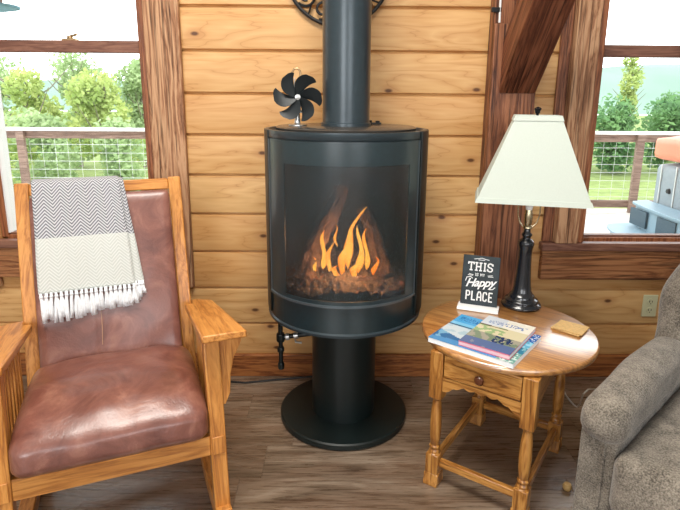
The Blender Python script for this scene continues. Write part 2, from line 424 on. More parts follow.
M['alu'] = plain('brushed_aluminium', (.6,.6,.58), .35, .9)
M['copper'] = plain('bronze_handle', (.45,.3,.16), .3, .9)
M['slate'] = plain('slate_sign', srgb(52,60,64), .6, 0, .25, .3, 20)
M['white'] = plain('white_paint', (.85,.85,.84), .5)
M['page'] = plain('paper_edges', (.86,.88,.9), .7, 0, .03, .3, 300)
M['pink'] = plain('pink_spine', srgb(228,110,138), .4)
M['pinkpage'] = plain('pale_pink_page_edges', srgb(240,196,204), .6)
M['cork'] = plain('tan_coaster_cork', srgb(206,170,112), .7, 0, .15, .3, 120)
M['almond'] = plain('almond_plastic', srgb(206,206,170), .4)
M['slot'] = plain('dark_slot', (.02,.02,.02), .5)
M['knob'] = plain('dark_walnut_knob', srgb(92,48,24), .25, 0, .2, .5, coat=.4)
M['birch'] = plain('pale_birch_knob', srgb(222,184,120), .5, 0, .1)
M['cover'] = attr_mat('printed_cover', .25)
M['wglass'] = glass_mat('window_glass', (.97,.985,.98), .04)
M['deck'] = wood('weathered_deck', srgb(150,140,128), srgb(190,182,172), srgb(214,208,200), 'x', 1, .7, .2)
M['railw'] = wood('weathered_rail_wood', srgb(92,72,64), srgb(130,106,94), srgb(160,136,122), 'x', 1, .7, .2)
M['railcap'] = plain('pale_rail_cap', (.72,.72,.7), .6)
M['wire'] = plain('galvanised_wire', (.7,.72,.72), .4, .3)
M['tubside'] = plain('grey_tub_panel', srgb(140,150,156), .6, 0, .05)
M['tubcover'] = plain('coral_vinyl_cover', srgb(224,140,112), .5, 0, .06, .4, 5)
M['tubstep'] = plain('blue_grey_step_plastic', srgb(130,156,170), .45)
M['recess_shade'] = plain('step_recess_shade', srgb(62,82,94), .6)
M['grass'] = plain('lawn_grass', (.2,.25,.085), .9, 0, .25, .1, 3)
M['hill'] = plain('distant_hill_woods', (.19,.27,.215), 1, 0, .12, .1, .05)
M['leafA'] = leaf_mat('haze_paled_leaves', srgb(130,156,100), srgb(190,206,156))  # leaf colour paled to stand in for haze
M['leafB'] = leaf_mat('mid_green_leaves', srgb(72,118,72), srgb(130,168,100))
M['leafC'] = leaf_mat('yellow_green_leaves', srgb(142,168,86), srgb(196,204,128))
M['bark'] = plain('grey_bark', srgb(128,118,104), .9, 0, .2)
M['bluetray'] = plain('weathered_blue_tray', srgb(92,140,160), .6, 0, .1)

# ------------------------------------------------------------------ room shell
XL, XR, YR, ZC = -3.1, 3.5, -5.6, 3.1
WL = (-1.562, -.846); WR = (1.172, 1.95); WZ = (.70, 2.35)       # window openings (x) and heights
def board_face(g, x0, x1, z0, z1):
    n0 = int((z0-Z0)//PITCH)-1; pts = []
    for n in range(n0, n0+24):
        a = Z0+n*PITCH
        for dz, y in ((0, .016), (.0028, .015), (.008, 0), (.05, -.004), (.092, -.005), (.134, -.004), (.176, 0), (.1812, .015)):
            pts.append((a+dz, y))
    pts = [(z, y) for z, y in pts if z0 < z < z1]; pts = [(z0, .0)] + pts + [(z1, .0)]
    vs = []; 
    for z, y in pts: vs += [(x0, y, z), (x1, y, z)]
    g.add(vs, [(2*i, 2*i+1, 2*i+3, 2*i+2) for i in range(len(pts)-1)])
    g.box(x0, x1, .0165, .16, z0, z1)
g = G()
board_face(g, XL, WL[0]-.03, 0, ZC); board_face(g, WL[1], WR[0], 0, ZC); board_face(g, WR[1]+.03, XR, 0, ZC)
for w in (WL, WR):
    a, b_ = (w[0]-.03, w[1]) if w is WL else (w[0], w[1]+.03)
    board_face(g, a, b_, 0, WZ[0]-.012); board_face(g, a, b_, WZ[1], ZC)
struct('wall_back', g, M['pine'], smooth=30)
struct('floor', G().box(XL, XR, YR, .16, -.06, 0), M['floor'])
struct('ceiling', G().box(XL, XR, YR, .16, ZC, ZC+.1), M['plaster'])
struct('wall_left', G().box(XL-.12, XL, YR, .16, 0, ZC), M['plaster'])
struct('wall_right', G().box(XR, XR+.12, YR, .16, 0, ZC), M['plaster'])
# rear wall with two big windows that light the room
g = G(); RW = ((-2.4, -.5), (.5, 2.6)); rz = (1.0, 2.8)
for a, b_ in ((XL, RW[0][0]), (RW[0][1], RW[1][0]), (RW[1][1], XR)): g.box(a, b_, YR-.12, YR, 0, ZC)
for a, b_ in RW: g.box(a, b_, YR-.12, YR, 0, rz[0]); g.box(a, b_, YR-.12, YR, rz[1], ZC)
struct('wall_rear', g, M['plaster'])
for i, (a, b_) in enumerate(RW):
    g = G(); w = .07; y0, y1 = YR-.1, YR-.02
    g.box(a, a+w, y0, y1, rz[0], rz[1]); g.box(b_-w, b_, y0, y1, rz[0], rz[1]); g.box(a+w, b_-w, y0, y1, rz[0], rz[0]+w); g.box(a+w, b_-w, y0, y1, rz[1]-w, rz[1])
    g.box((a+b_)/2-w/2, (a+b_)/2+w/2, y0, y1, rz[0]+w, rz[1]-w)
    struct('window_%d' % (i+3), g, M['jamb'])

# front windows
def window(n, x0, x1, latch_x):
    z0, z1 = WZ; g = G(); t = .028
    root = struct('window_%d' % n, G().box(x0, x0+t, .03, .12, z0, z1).box(x1-t, x1, .03, .12, z0, z1).box(x0+t, x1-t, .03, .12, z1-t, z1).box(x0+t, x1-t, .03, .12, z0-.01, z0+.012), M['jamb'], bevel=.003)
    s = struct('sash', G().box(x0+t, x1-t, .045, .09, 1.552, 1.604).box(x0+t, x1-t, .05, .085, z0+.012, z0+.02), M['sash'], root, bevel=.003)
    struct('jamb_liner', G().box(x0+t, x0+t+.008, .04, .11, z0+.02, 1.552).box(x0+t, x0+t+.008, .04, .11, 1.604, z1-t), M['vinyl'], root)
    struct('pane', G().box(x0+t+.008, x1-t, .066, .070, z0+.02, 1.552).box(x0+t+.008, x1-t, .066, .070, 1.604, z1-t), M['wglass'], root)
    if latch_x is not None:
        g = G().box(latch_x-.03, latch_x+.03, .05, .085, 1.604, 1.612).lathe([(.014, 0), (.012, .012), (0, .014)], 16, (latch_x, .067, 1.612)).bar((latch_x, .067, 1.622), (latch_x+.035, .062, 1.63), .01, .008)
        struct('latch', g, M['copper'], root)
window(1, WL[0]-.03, WL[1], -1.19)
window(2, WR[0], WR[1]+.03, None)
# casings and sills
def trim(n, x0, x1, y0, z0, z1, m, y1=-.0055, bevel=.004): struct('trim_%d' % n, G().box(x0, x1, y0, y1, z0, z1), m, bevel=bevel)
trim(1, -.8255, -.672, -.035, .47, ZC-.02, M['case_z'])
trim(2, -1.76, -1.592, -.035, .47, ZC-.02, M['case_z'])
trim(9, .985, 1.034, -.02, .705, ZC-.02, M['post'])
trim(10, 1.139, 1.172, -.042, .705, ZC-.02, M['jamb'])
trim(11, -.8455, -.826, -.022, .705, ZC-.02, M['jamb'])
trim(3, 1.0345, 1.1385, -.06, .705, ZC-.02, M['case_z'])
trim(4, 1.98, 2.15, -.06, .52, ZC-.02, M['case_z'])
trim(5, .985, 1.979, -.04, .52, .665, M['case_x'])
trim(6, .975, 1.979, -.055, .6655, .704, M['sash'], bevel=.006)
trim(7, -1.591, -.846, -.035, .52, .665, M['case_x'])
trim(8, -1.591, -.846, -.05, .6655, .704, M['sash'], bevel=.006)
struct('baseboard_back', G().box(XL+.01, XR-.01, -.028, -.0055, .0005, .118), M['base_x'], bevel=.004)

# timber post with its cladding, and the knee brace coming out of it
t = thing('timber_post', 'dark red-brown rough timber post on the wall between stove and right window', 'post', (.765, 0, 0))
obj('post_core', G().box(-.095, .1, -.075, -.006, .12, ZC-.01), M['post'], t, bevel=.005)
obj('face_board', G().box(-.095, .1, -.1, -.0755, .12, 1.672), M['post'], t, bevel=.004)
o = thing('knee_brace', 'dark diagonal timber brace rising from the post towards the room', 'beam', (.782, -.101, 1.385), (R(-45), 0, 0))
q2 = math.sqrt(.5); LB = 1.9
obj('brace_timber', G().prism([(0, 0), (-LB, 0), (-LB, .15), (-.15, .15)], 'x', -.075, .08), M['brace'], o, bevel=.004)

# white cable and black clip above the post
t = thing('wall_cable', 'thin white cable running down the wall onto the timber post', 'cable', (.70, -.082, 1.673))
obj('cable', G().tube([(-.008, 0, .004), (-.012, 0, .2), (-.015, 0, 1.38)], .0045, 8), M['white'], t)
obj('clip', G().box(-.045, -.004, -.004, .004, .045, .065), M['ironb'], t, bevel=.002)

# outlet
t = thing('wall_outlet', 'almond duplex electrical outlet on the pine wall below the right window', 'outlet', (1.551, -.0056, .377))
obj('cover_plate', G().box(-.036, .036, -.006, 0, -.057, .057), M['almond'], t, bevel=.003)
for s in (-.022, .022):
    r = obj('receptacle', G().lathe([(.0, 0), (.0165, 0), (.0165, .003), (0, .0032)], 20, M=Matrix.Translation((0, -.0062, s)) @ Matrix.Rotation(R(90), 4, 'X')), M['almond'], t)
    obj('slot', G().box(-.008, -.005, -.0105, -.0095, s-.002, s+.008).box(.005, .008, -.0105, -.0095, s-.002, s+.007).box(-.002, .002, -.0105, -.0095, s-.011, s-.007), M['slot'], r)

# scrolled iron medallion on the wall behind the stove pipe
t = thing('iron_medallion', 'round black wrought iron scroll ornament hung on the wall behind the pipe', 'wall decoration', (.01, -.022, 1.888))
def arc(c, r, a0, a1, n=24, y=0): return [(c[0]+r*cos(a0+(a1-a0)*i/n), y, c[1]+r*sin(a0+(a1-a0)*i/n)) for i in range(n+1)]
obj('outer_ring', G().tube(arc((0,0), .222, 0, 2*pi-.001, 72), .008, 8), M['ironb'], t)
obj('inner_ring', G().tube(arc((0,0), .12, 0, 2*pi-.001, 48), .005, 8), M['ironb'], t)
for k in range(12):
    a = k*pi/6 + .13; g = G()
    c = (cos(a)*.17, sin(a)*.17)
    pts = [(c[0]+(.043-.0011*i)*cos(a+.3*i), 0, c[1]+(.043-.0011*i)*sin(a+.3*i)) for i in range(26)]
    g.tube(pts, .006, 6)
    g.tube([(.118*cos(a+.26), 0, .118*sin(a+.26)), (.17*cos(a+.2), 0, .17*sin(a+.2)), (.22*cos(a+.3), 0, .22*sin(a+.3))], .004, 6)
    obj('scroll', g, M['ironb'], t)
obj('hanger', G().box(-.01, .01, 0, .0165, .195, .215), M['ironb'], t)

# ------------------------------------------------------------------ stove
SX, SY = .043, -.335; RB = .312
st = thing('gas_stove', 'tall round black pedestal stove with a fire behind its curved screen', 'stove', (SX, SY, 0))
obj('base_disc', G().lathe([(.0, .0), (.268, .0), (.2756, .006), (.2756, .026), (.27, .031), (0, .032)], 96), M['stove_m'], st, smooth=35)
obj('pedestal', G().lathe([(.136, .032), (.136, .5)], 72), M['stove_m'], st)
# outer shell (cylinder with an opening at the front)
FA = -pi/2
def shell(g, r0, r1, a0, a1, z0, z1, seg):
    rings = []
    for i in range(seg+1):
        a = a0+(a1-a0)*i/seg; c, s = cos(a), sin(a)
        rings.append([(r0*c, r0*s, z0), (r1*c, r1*s, z0), (r1*c, r1*s, z1), (r0*c, r0*s, z1)])
    g.loft(rings); return g
OA = R(49)
zb0, zb1 = .508, 1.243
g = G()
shell(g, RB-.006, RB, FA+OA, FA+2*pi-OA, zb0, zb1, 90)
shell(g, RB-.006, RB, FA-OA, FA+OA, zb0, .622, 30); shell(g, RB-.006, RB, FA-OA, FA+OA, 1.15, zb1, 30)
obj('outer_shell', g, M['stove'], st, smooth=35)
obj('bottom_rim', G().lathe([(RB-.004, .5), (RB+.004, .502), (RB+.005, .512), (RB+.0005, .518)], 96), M['pipe'], st)
obj('body_floor', G().lathe([(0, .5), (RB-.007, .5), (RB-.007, .512), (0, .512)], 72), M['stove_m'], st)
obj('top_rim', G().lathe([(RB-.014, 1.236), (RB-.01, 1.247), (RB+.003, 1.247), (RB+.004, 1.222), (RB+.0005, 1.218)], 96), M['pipe'], st, smooth=50)
obj('top_lid', G().lathe([(0, 1.236), (.272, 1.236), (.274, 1.252), (.268, 1.256), (0, 1.257)], 96), M['lid'], st, smooth=35)
g = G().box(.09, .15, .13, .16, 1.257, 1.263).lathe([(.012, 1.263), (.012, 1.272), (0, 1.274)], 14, (.10, .145, 0)).lathe([(.009, 1.263), (.009, 1.270), (0, 1.271)], 14, (.135, .145, 0))
obj('damper_latch', g, M['ironb'], st, bevel=.001)
# door : curved frame + mesh screen
DL, DR = FA-R(64), FA+R(56)
g = G(); r0, r1 = RB+.001, RB+.007
shell(g, r0, r1, DL, DR, 1.135, 1.215, 60); shell(g, r0, r1, DL, DR, .628, .645, 60)
shell(g, r0, r1, DL, FA-R(45), .645, 1.135, 10); shell(g, r0, r1, FA+R(45), DR, .645, 1.135, 6)
dr = obj('door', g, M['stove'], st, smooth=35)
g = G()
shell(g, RB+.0072, RB+.012, DL, DR, .622, .631, 60)
shell(g, RB+.0072, RB+.010, DL, DL+R(.8), .631, 1.215, 2); shell(g, RB+.0072, RB+.010, DR-R(.8), DR, .631, 1.215, 2)
obj('door_edge', g, M['edge'], dr, smooth=35)
obj('screen', shell(G(), RB+.0045, RB+.006, FA-R(45), FA+R(45), .645, 1.135, 40), M['screen'], dr)
obj('fire_glass', shell(G(), .288, .291, FA-R(62), FA+R(62), .63, 1.16, 40), M['glassF'], st)
# side panel at the right of the door
obj('side_panel', shell(G(), RB+.001, RB+.010, FA+R(59), FA+R(92), .53, 1.246, 12), M['stove_m'], st, bevel=.002)
obj('side_panel', shell(G(), RB+.001, RB+.007, FA-R(92), FA-R(67), .53, 1.246, 12), M['stove_m'], st, bevel=.002)
# firebox
obj('firebox', G().lathe([(.30, .60), (.30, 1.18)], 64, a0=FA+R(60), a1=FA+R(300)).lathe([(0, 1.19), (.305, 1.19)], 64).lathe([(0, .60), (.305, .60)], 64), M['stove_in'], st)
# ember bed
g = G(); rnd = random.Random(3); vs = []; n = 70
for i in range(n+1):
    for j in range(n+1):
        x = -.25+.5*i/n; y = -.235+.4*j/n
        d = math.hypot(x/.27, (y+.03)/.25)
        z = .63 + .055*max(0, 1-d*d) + .03*abs(mnoise.noise(Vector((x*30, y*30, 0)))) + .014*mnoise.noise(Vector((x*70, y*70, 5)))
        k = min(1, .268/max(1e-4, math.hypot(x, y))); vs.append((x*k, y*k, z))
g.add(vs, [(i*(n+1)+j, (i+1)*(n+1)+j, (i+1)*(n+1)+j+1, i*(n+1)+j+1) for i in range(n) for j in range(n)])
obj('ember_bed', g, M['ember'], st)
def log(p0, p1, r, seed):
    rr = random.Random(seed); p0 = Vector(p0); p1 = Vector(p1); d = p1-p0; L = d.length; d.normalize(); u = d.orthogonal().normalized(); w = d.cross(u)
    rings = []
    for i in range(33):
        t_ = i/32; c = p0.lerp(p1, t_) + u*.008*sin(t_*7+seed)
        rings.append([c + (u*cos(a)+w*sin(a))*r*(1-.25*t_)*(1+.3*mnoise.noise(Vector((cos(a)*1.7, sin(a)*1.7, t_*5+seed*9)))+.4*mnoise.noise(Vector((cos(a)*5, sin(a)*5, t_*16+seed*9)))) for a in [2*pi*k/26 for k in range(26)]])
    return G().loft(rings)
for i, (p0, p1, r) in enumerate([((-.19, -.03, .665), (.19, -.08, .68), .022), ((-.13, .06, .67), (.17, .08, .70), .038), ((-.17, -.13, .66), (-.015, .09, .995), .04),
                                 ((.17, -.09, .665), (.08, .10, .90), .033), ((-.03, -.15, .665), (.15, -.14, .672), .013), ((-.06, .02, .66), (-.10, .12, .86), .03)]):
    obj('ceramic_log', log(p0, p1, r, i), M['log'], st)
# flames: tapering twisted tongues
def tongue(x, y, z, h, w, lean, seed, hook=0):
    rings = []; n = 18
    for i in range(n+1):
        t_ = i/n
        cx = x + lean*t_ + .018*sin(t_*5+seed)*t_ + hook*max(0, t_-.6)**1.5*3; cy = y + .012*cos(t_*6+seed*2)*t_
        wd = w*(math.sin(min(1, t_*3.2)*pi/2)**.8)*(1-t_)**.75*(1+.25*sin(t_*9+seed)) + .0008
        rings.append([(cx+wd*cos(a), cy+wd*.45*sin(a), z+h*t_) for a in [2*pi*k/14 for k in range(14)]])
    return G().loft(rings)
for a in [(-.088, -.10, .70, .16, .015, .012, 1, 0), (-.062, -.11, .69, .13, .013, .004, 2.5, 0), (-.115, -.12, .685, .07, .012, -.02, 4, 0), (-.012, -.12, .68, .15, .02, .012, 3, 0), (.012, -.10, .70, .255, .020, -.005, 5, .11),
          (.052, -.12, .69, .19, .017, .01, 6.2, 0), (.085, -.11, .70, .17, .013, 0, 7.3, 0), (-.035, -.13, .67, .06, .018, 0, 8, 0), (.035, -.13, .67, .08, .02, .01, 9, 0), (-.03, -.06, .78, .09, .006, -.02, 10, 0), (.11, -.13, .685, .08, .011, .01, 11, 0)]:
    obj('flame', tongue(*a), M['flame'], st)
# flue pipe
obj('flue_pipe', G().lathe([(.092, 1.257), (.092, ZC-.001)], 72).lathe([(.098, 1.257), (.098, 1.268), (.092, 1.27)], 72), M['pipe'], st)
# gas line with shut-off valve
gp = obj('gas_pipe', G().tube([(-.272, -.0, .505), (-.272, 0, .375)], .0105, 12).tube([(-.272, 0, .342), (-.272, 0, .235)], .0095, 12).tube([(-.272, 0, .358), (-.134, 0, .378)], .0105, 12)
   .lathe([(.0, .212), (.013, .212), (.0145, .235), (.012, .24)], 14, (-.272, 0, 0)).lathe([(.016, .34), (.018, .345), (.018, .372), (.016, .377)], 14, (-.272, 0, 0)).lathe([(.012, .29), (.015, .295), (.015, .31), (.012, .315)], 14, (-.272, 0, 0)), M['stove_m'], st)
obj('valve_fitting', G().tube([(-.25, 0, .361), (-.235, 0, .363)], .016, 10).tube([(-.215, 0, .366), (-.198, 0, .3685)], .015, 10).tube([(-.207, -.01, .352), (-.207, -.016, .345), (-.18, -.018, .342)], .005, 8), M['alu'], gp)

t = thing('power_cord', 'thin black cord lying on the floor along the baseboard left of the stove', 'cord', (-.55, -.075, 0))
obj('cord', G().tube([(-.25, .01, .006), (-.12, .018, .005), (0, -.005, .006), (.12, -.02, .005), (.25, .005, .006), (.36, .02, .008), (.45, .03, .012), (.52, .035, .014)], .0045, 8), M['ironb'], t)

# stove fan on the lid
fn = thing('stove_fan', 'small heat-powered fan with black blades standing on the stove top', 'fan', (-.145, -.365, 1.2575), (0, 0, R(4)))
obj('fan_foot', G().lathe([(0, 0), (.036, 0), (.036, .004), (.012, .009), (.009, .05)], 32), M['alu'], fn)
obj('heat_fins', G().box(-.03, -.026, -.01, .018, .05, .172).box(-.012, -.008, -.01, .018, .05, .178).box(.008, .012, -.01, .018, .05, .178).box(.026, .03, -.01, .018, .05, .172).box(-.03, .03, -.008, .016, .048, .06), M['alu'], fn, bevel=.001)
obj('motor', G().lathe([(0, 0), (.017, 0), (.017, .028), (0, .03)], 20, M=Matrix.Translation((.002, -.01, .107)) @ Matrix.Rotation(R(90), 4, 'X')), M['fanblk'], fn)
obj('carry_handle', G().tube([(-.020, .006, .172), (-.020, .006, .196), (-.010, .006, .212), (.003, .006, .214), (.012, .006, .204), (.014, .006, .178)], .004, 10), M['copper'], fn)
hub = obj('hub', G().lathe([(0, 0), (.012, 0), (.01, .01), (0, .012)], 16, M=Matrix.Translation((.002, -.04, .107)) @ Matrix.Rotation(R(90), 4, 'X')), M['alu'], fn)
for k in range(6):
    a0 = k*pi/3 + .35; g = G(); rings = []
    for i in range(13):
        t_ = i/12; r = .010+.082*t_; sw = .55*t_*t_*-1
        half = (.010 + .019*sin(min(1, t_*1.15)*pi*.62)**1.2)*(1 if t_ < .85 else math.sqrt(max(.02, 1-((t_-.85)/.155)**2)))
        c = Vector((cos(a0+sw), 0, sin(a0+sw)))*r; tg = Vector((-sin(a0+sw), 0, cos(a0+sw)))
        tw = .45*(1-.4*t_); e = tg*cos(tw)+Vector((0, -1, 0))*sin(tw); nn = c.normalized().cross(e)
        base = Vector((.002, -.047, .107))
        rings.append([base+c-e*half-nn*.0007, base+c+e*half-nn*.0007, base+c+e*half+nn*.0007, base+c-e*half+nn*.0007])
    obj('blade', g.loft(rings), M['fanblk'], fn, smooth=60)

# ------------------------------------------------------------------ rocking chair (local x = across, -y = forward)
CH = thing('rocking_chair', 'mission style oak rocking chair with brown leather seat and back', 'chair', (-.7666, -.7513, 0), (R(-9.2194), 0, R(21.3742)))
def V(a, v, w): return (a, -v, w)
def pv(w): return -.0836+(.603-w)*.155 if w > .36 else -.0836+(.603-.36)*.155
pw = .046
for s in (-1, 1):
    xo = s*.289; xi = s*(.289-pw); x0, x1 = min(xo, xi), max(xo, xi)
    pts = [(-(pv(1.093)), 1.093), (-(pv(.36)), .36), (-(pv(.36)), .03), (-(pv(.36))+.05, .03), (-(pv(.36))+.05, .36), (-(pv(1.093))+.04, 1.093)]
    obj('back_post', G().prism(pts, 'x', x0, x1), M['oak_z'], CH, bevel=.004)
    # front legs
    x0, x1 = (s*.2715, s*.3205) if s > 0 else (s*.3205, s*.2715)
    lg = obj('front_leg', G().box(x0, x1, -.398, -.350, .0, .579), M['oak_z'], CH, bevel=.004)
    obj('tenon_block', G().box(x0+.006, x1-.006, -.403, -.3982, .205, .262), M['oak_z'], lg, bevel=.003)
    # arm
    ax0, ax1 = (.2598, .3967) if s > 0 else (-.3967, -.2598)
    if s < 0: ax0, ax1 = -.415, -.252
    arm = [(ax0, -.46), (ax1, -.46), (ax1, .03), ((ax1+ax0)/2+.035*(1 if s > 0 else 1), .10), (ax0+.02, .10)] if s > 0 else [(ax0, -.46), (ax1, -.46), (ax1, .10), (ax1-.055, .10), (ax0+.02, .0)]
    if s > 0: arm = [(ax0, -.46), (ax1, -.46), (ax1-.03, .045), (ax0+.055, .10), (ax0+.03, .10), (ax0+.03, .03), (ax0, .03)]
    else: arm = [(ax0, -.46), (ax1, -.46), (ax1, .03), (ax1-.03, .03), (ax1-.03, .10), (ax1-.055, .10), (ax0+.03, .045)]
    obj('armrest', G().prism(arm, 'z', .5795, .6035), M['oak_y'], CH, bevel=.005, seg=3)
    # corbel under the arm
    xb = s*.3208
    cor = [(0, 0), (.075, 0), (.07, -.03), (.045, -.075), (.03, -.13), (.025, -.19), (.008, -.225), (0, -.225)]
    cg = G().prism([(xb+s*p[0], .5792+p[1]) for p in cor], 'y', -.384, -.362)
    obj('corbel', cg, M['oak_z'], CH, bevel=.002)
    # side rails and slats
    xr0, xr1 = (s*.277, s*.305) if s > 0 else (s*.305, s*.277)
    obj('side_rail', G().box(xr0, xr1, -.350, -.0, .19, .255), M['oak_y'], CH, bevel=.003)
    obj('side_upper_rail', G().box(xr0, xr1, -.350, .03, .545, .5792), M['oak_y'], CH, bevel=.003)
    for k in range(7):
        y = -.315+.045*k
        obj('side_slat', G().box(xr0+.008, xr1-.008, y-.011, y+.011, .255, .545), M['oak_z'], CH, bevel=.002)
    # rocker (arc touching the floor)
    Rr = 1.2; tt = R(9.2194); vc = .07
    cv, cw = vc + Rr*sin(tt), -vc*math.tan(tt) + Rr*cos(tt)
    lo = []; hi = []
    for i in range(31):
        v = .43 - 1.02*i/30
        wl = cw - math.sqrt(Rr*Rr-(v-cv)**2); wh = cw - math.sqrt((Rr-.052)**2-(v-cv)**2)
        lo.append((-v, wl)); hi.append((-v, wh))
    x0, x1 = (s*.272, s*.320) if s > 0 else (s*.320, s*.272)
    obj('rocker', G().prism(lo+hi[::-1], 'x', x0, x1), M['oak_y'], CH, bevel=.004)
obj('front_rail', G().box(-.2713, .2713, -.394, -.366, .2023, .2649), M['oak_x'], CH, bevel=.003)
obj('rear_rail', G().box(-.242, .242, .055, .08, .2023, .2649), M['oak_x'], CH, bevel=.003)
def slope_box(w0, w1, th, a0, a1, off=0.0):
    return G().prism([(-(pv(w0))-off, w0), (-(pv(w1))-off, w1), (-(pv(w1))-off+th, w1), (-(pv(w0))-off+th, w0)], 'x', a0, a1)
obj('top_rail', slope_box(1.045, 1.088, .03, -.2428, .2428, -.006), M['oak_x'], CH, bevel=.004)
obj('lower_back_rail', slope_box(.38, .41, .03, -.2428, .2428, -.006), M['oak_x'], CH, bevel=.003)
for k in range(5):
    a = -.16+.08*k
    obj('back_slat', slope_box(.41, 1.045, .012, a-.02, a+.02, -.022), M['oak_z'], CH, bevel=.002)
# leather back cushion, following the lean of the posts
def backfn(p):
    w = p.z; u = p.x/.238; t_ = (w-.46)/.58
    y = p.y - pv(w)
    if p.y < 0: y -= .016*(1-u*u)*max(0, 1-(2*t_-1)**2) + .004*mnoise.noise(Vector((p.x*9, 1, w*9)))
    y += .006*math.exp(-((p.x+.035)/.008)**2)*(1 if p.y < 0 else 0)*(1 if w < .98 else 0)
    return (p.x, y, w)
bc = obj('back_cushion', G().pillow(-.240, .240, -.05, .014, .418, 1.043, e=.13, n=30, fn=backfn), M['leather'], CH, smooth=180)
g = G(); g.tube([V(-.035+.004*sin(i*.5), pv(.50+.03*i)+.058, .50+.03*i) for i in range(13)], .0014, 6)
obj('seam', g, M['thread'], bc)
# leather seat cushion
def seatfn(p):
    u = max(-1, min(1, p.x/.2705)); v = -p.y; z = p.z; k = max(0, min(1, (z-.2655)/.1465))
    dz = .034*(1-u*u*.7)*max(0, sin(min(1, max(0, (v+.02)/.42))*pi))**.7 + .035*max(0, min(1, (.28-v)/.3)) + .018*(1-abs(u)**4)
    dz += .006*mnoise.noise(Vector((p.x*7, v*7, 2))) + .004*mnoise.noise(Vector((p.x*17, v*17, 6)))
    dz -= .050*max(0, (v-.24)/.2)**2
    y = p.y
    if v > .3: y -= .012*(1-u*u)*sin(k*pi) - .003*mnoise.noise(Vector((p.x*14, 0, p.z*14)))
    return (p.x, y, z+dz*k)
sc_ = obj('seat_cushion', G().pillow(-.2705, .2705, -.437, .03, .2655, .412, e=.16, n=34, fn=seatfn), M['leather'], CH, smooth=180)

# herringbone throw blanket over the top rail (a thing of its own)
BL = thing('throw_blanket', 'grey herringbone and cream throw with tassels draped over the chair back', 'blanket', (-.7666, -.7513, 0), (R(-9.2194), 0, R(21.3742)))
def cloth(path_fn, a_fn, ns, nw, th, uv0, name, wob=0):
    me = bpy.data.meshes.new(name); vs = []; uv = []
    for j in range(ns+1):
        s = j/ns
        for i in range(nw+1):
            u = i/nw; a0, a1 = a_fn(s); a = a0+(a1-a0)*u
            p = Vector(path_fn(s, u)); ln = p[2]
            vs.append((a + wob*mnoise.noise(Vector((a*8, s*4, 1))), p[0] + .004*sin(u*9+s*3)*min(1, s*2)*.6, p[1])); uv.append((a0*0+u*.285+.02, -ln))
    fs = [(j*(nw+1)+i, j*(nw+1)+i+1, (j+1)*(nw+1)+i+1, (j+1)*(nw+1)+i) for j in range(ns) for i in range(nw)]
    me.from_pydata(vs, [], fs); l = me.uv_layers.new(name='UVMap')
    for p in me.polygons:
        p.use_smooth = True
        for li in p.loop_indices: l.data[li].uv = uv[me.loops[li].vertex_index]
    me.materials.append(M['throw']); o = bpy.data.objects.new(name, me); C.objects.link(o); o.parent = BL
    sm = o.modifiers.new('thick', 'SOLIDIFY'); sm.thickness = th; sm.offset = 1
    return o
# path: s=0 at the back hem, over the rail, down the front; returns (y, z, arclength from the top)
def mkpath(front_off, zend, zback=.86, top=1.106):
    P = []
    def add(y, z): P.append((y, z))
    for i in range(12): z = zback + (1.085-zback)*i/12; add(-pv(z)+.055, z)
    for i in range(9):
        a = pi*i/8; yc = (-pv(1.09)+.055 - pv(1.09)-front_off)/2; rr = (.055+front_off)/2
        add(yc + rr*cos(a), 1.083 + (top-1.083)*sin(a))
    for i in range(1, 31): z = 1.083 - (1.083-zend)*i/30; add(-pv(z)-front_off-.016*sin(min(1, (1.083-z)/.3)*pi/2)*1.0, z)
    L = [0]
    for i in range(1, len(P)): L.append(L[-1]+math.hypot(P[i][0]-P[i-1][0], P[i][1]-P[i-1][1]))
    Lt = L[16]
    def f(s, u):
        x = s*L[-1]
        for i in range(1, len(P)):
            if L[i] >= x-1e-9:
                t_ = (x-L[i-1])/(L[i]-L[i-1]); return (P[i-1][0]*(1-t_)+P[i][0]*t_, P[i-1][1]*(1-t_)+P[i][1]*t_, x-Lt)
    return f, L[-1], Lt
f1, L1, Lt1 = mkpath(.067, .705)
def a1(s):
    k = max(0, (s*L1-Lt1)/(L1-Lt1)); return (-.226+.004*k, .060+.034*k)
cl = cloth(f1, a1, 90, 30, .005, 0, 'cloth', .004)
f2, L2, Lt2 = mkpath(.060, .712, .9, 1.100)
def a2(s):
    k = max(0, (s*L2-Lt2)/(L2-Lt2)); return (-.21+.02*k, .071+.052*k)
cl2 = cloth(f2, a2, 90, 30, .004, 0, 'under_layer', .003)
rnd = random.Random(11)
def tassels(par, f, L, afn, n, drop, zoff, yo):
    a0, a1_ = afn(1.0)
    for i in range(n):
        u = (i+.5)/n; p = f(1.0, u); a = a0+(a1_-a0)*u; g = G(); dl = drop*(1-.35*u)*rnd.uniform(.85, 1.12)
        for k in range(5):
            da = rnd.uniform(-.008, .008); db = rnd.uniform(-.004, .004); b0 = rnd.uniform(-.003, .003)
            pts = [(a+b0, p[0]-yo, p[1]+.004), (a+b0*.5, p[0]-yo-.003, p[1]-.012), (a+da*.6, p[0]-yo-.003+db*.5, p[1]-.03), (a+da, p[0]-yo-.002+db+.003*sin(k), p[1]-dl*.7), (a+da*1.3+rnd.uniform(-.003, .003), p[0]-yo+db, p[1]-dl)]
            g.tube(pts, [.0026, .0042, .0052, .006, .0042], 7)
        g.lathe([(0, -.006), (.006, -.003), (.0065, .002), (.004, .006), (0, .007)], 8, (a, p[0]-yo-.003, p[1]-.010))
        obj('tassel', g, M['yarn'], par, smooth=180)
tassels(cl, f1, L1, a1, 20, .104, 0, .006)
tassels(cl2, f2, L2, lambda s: (.088, .122), 3, .07, 0, .002)

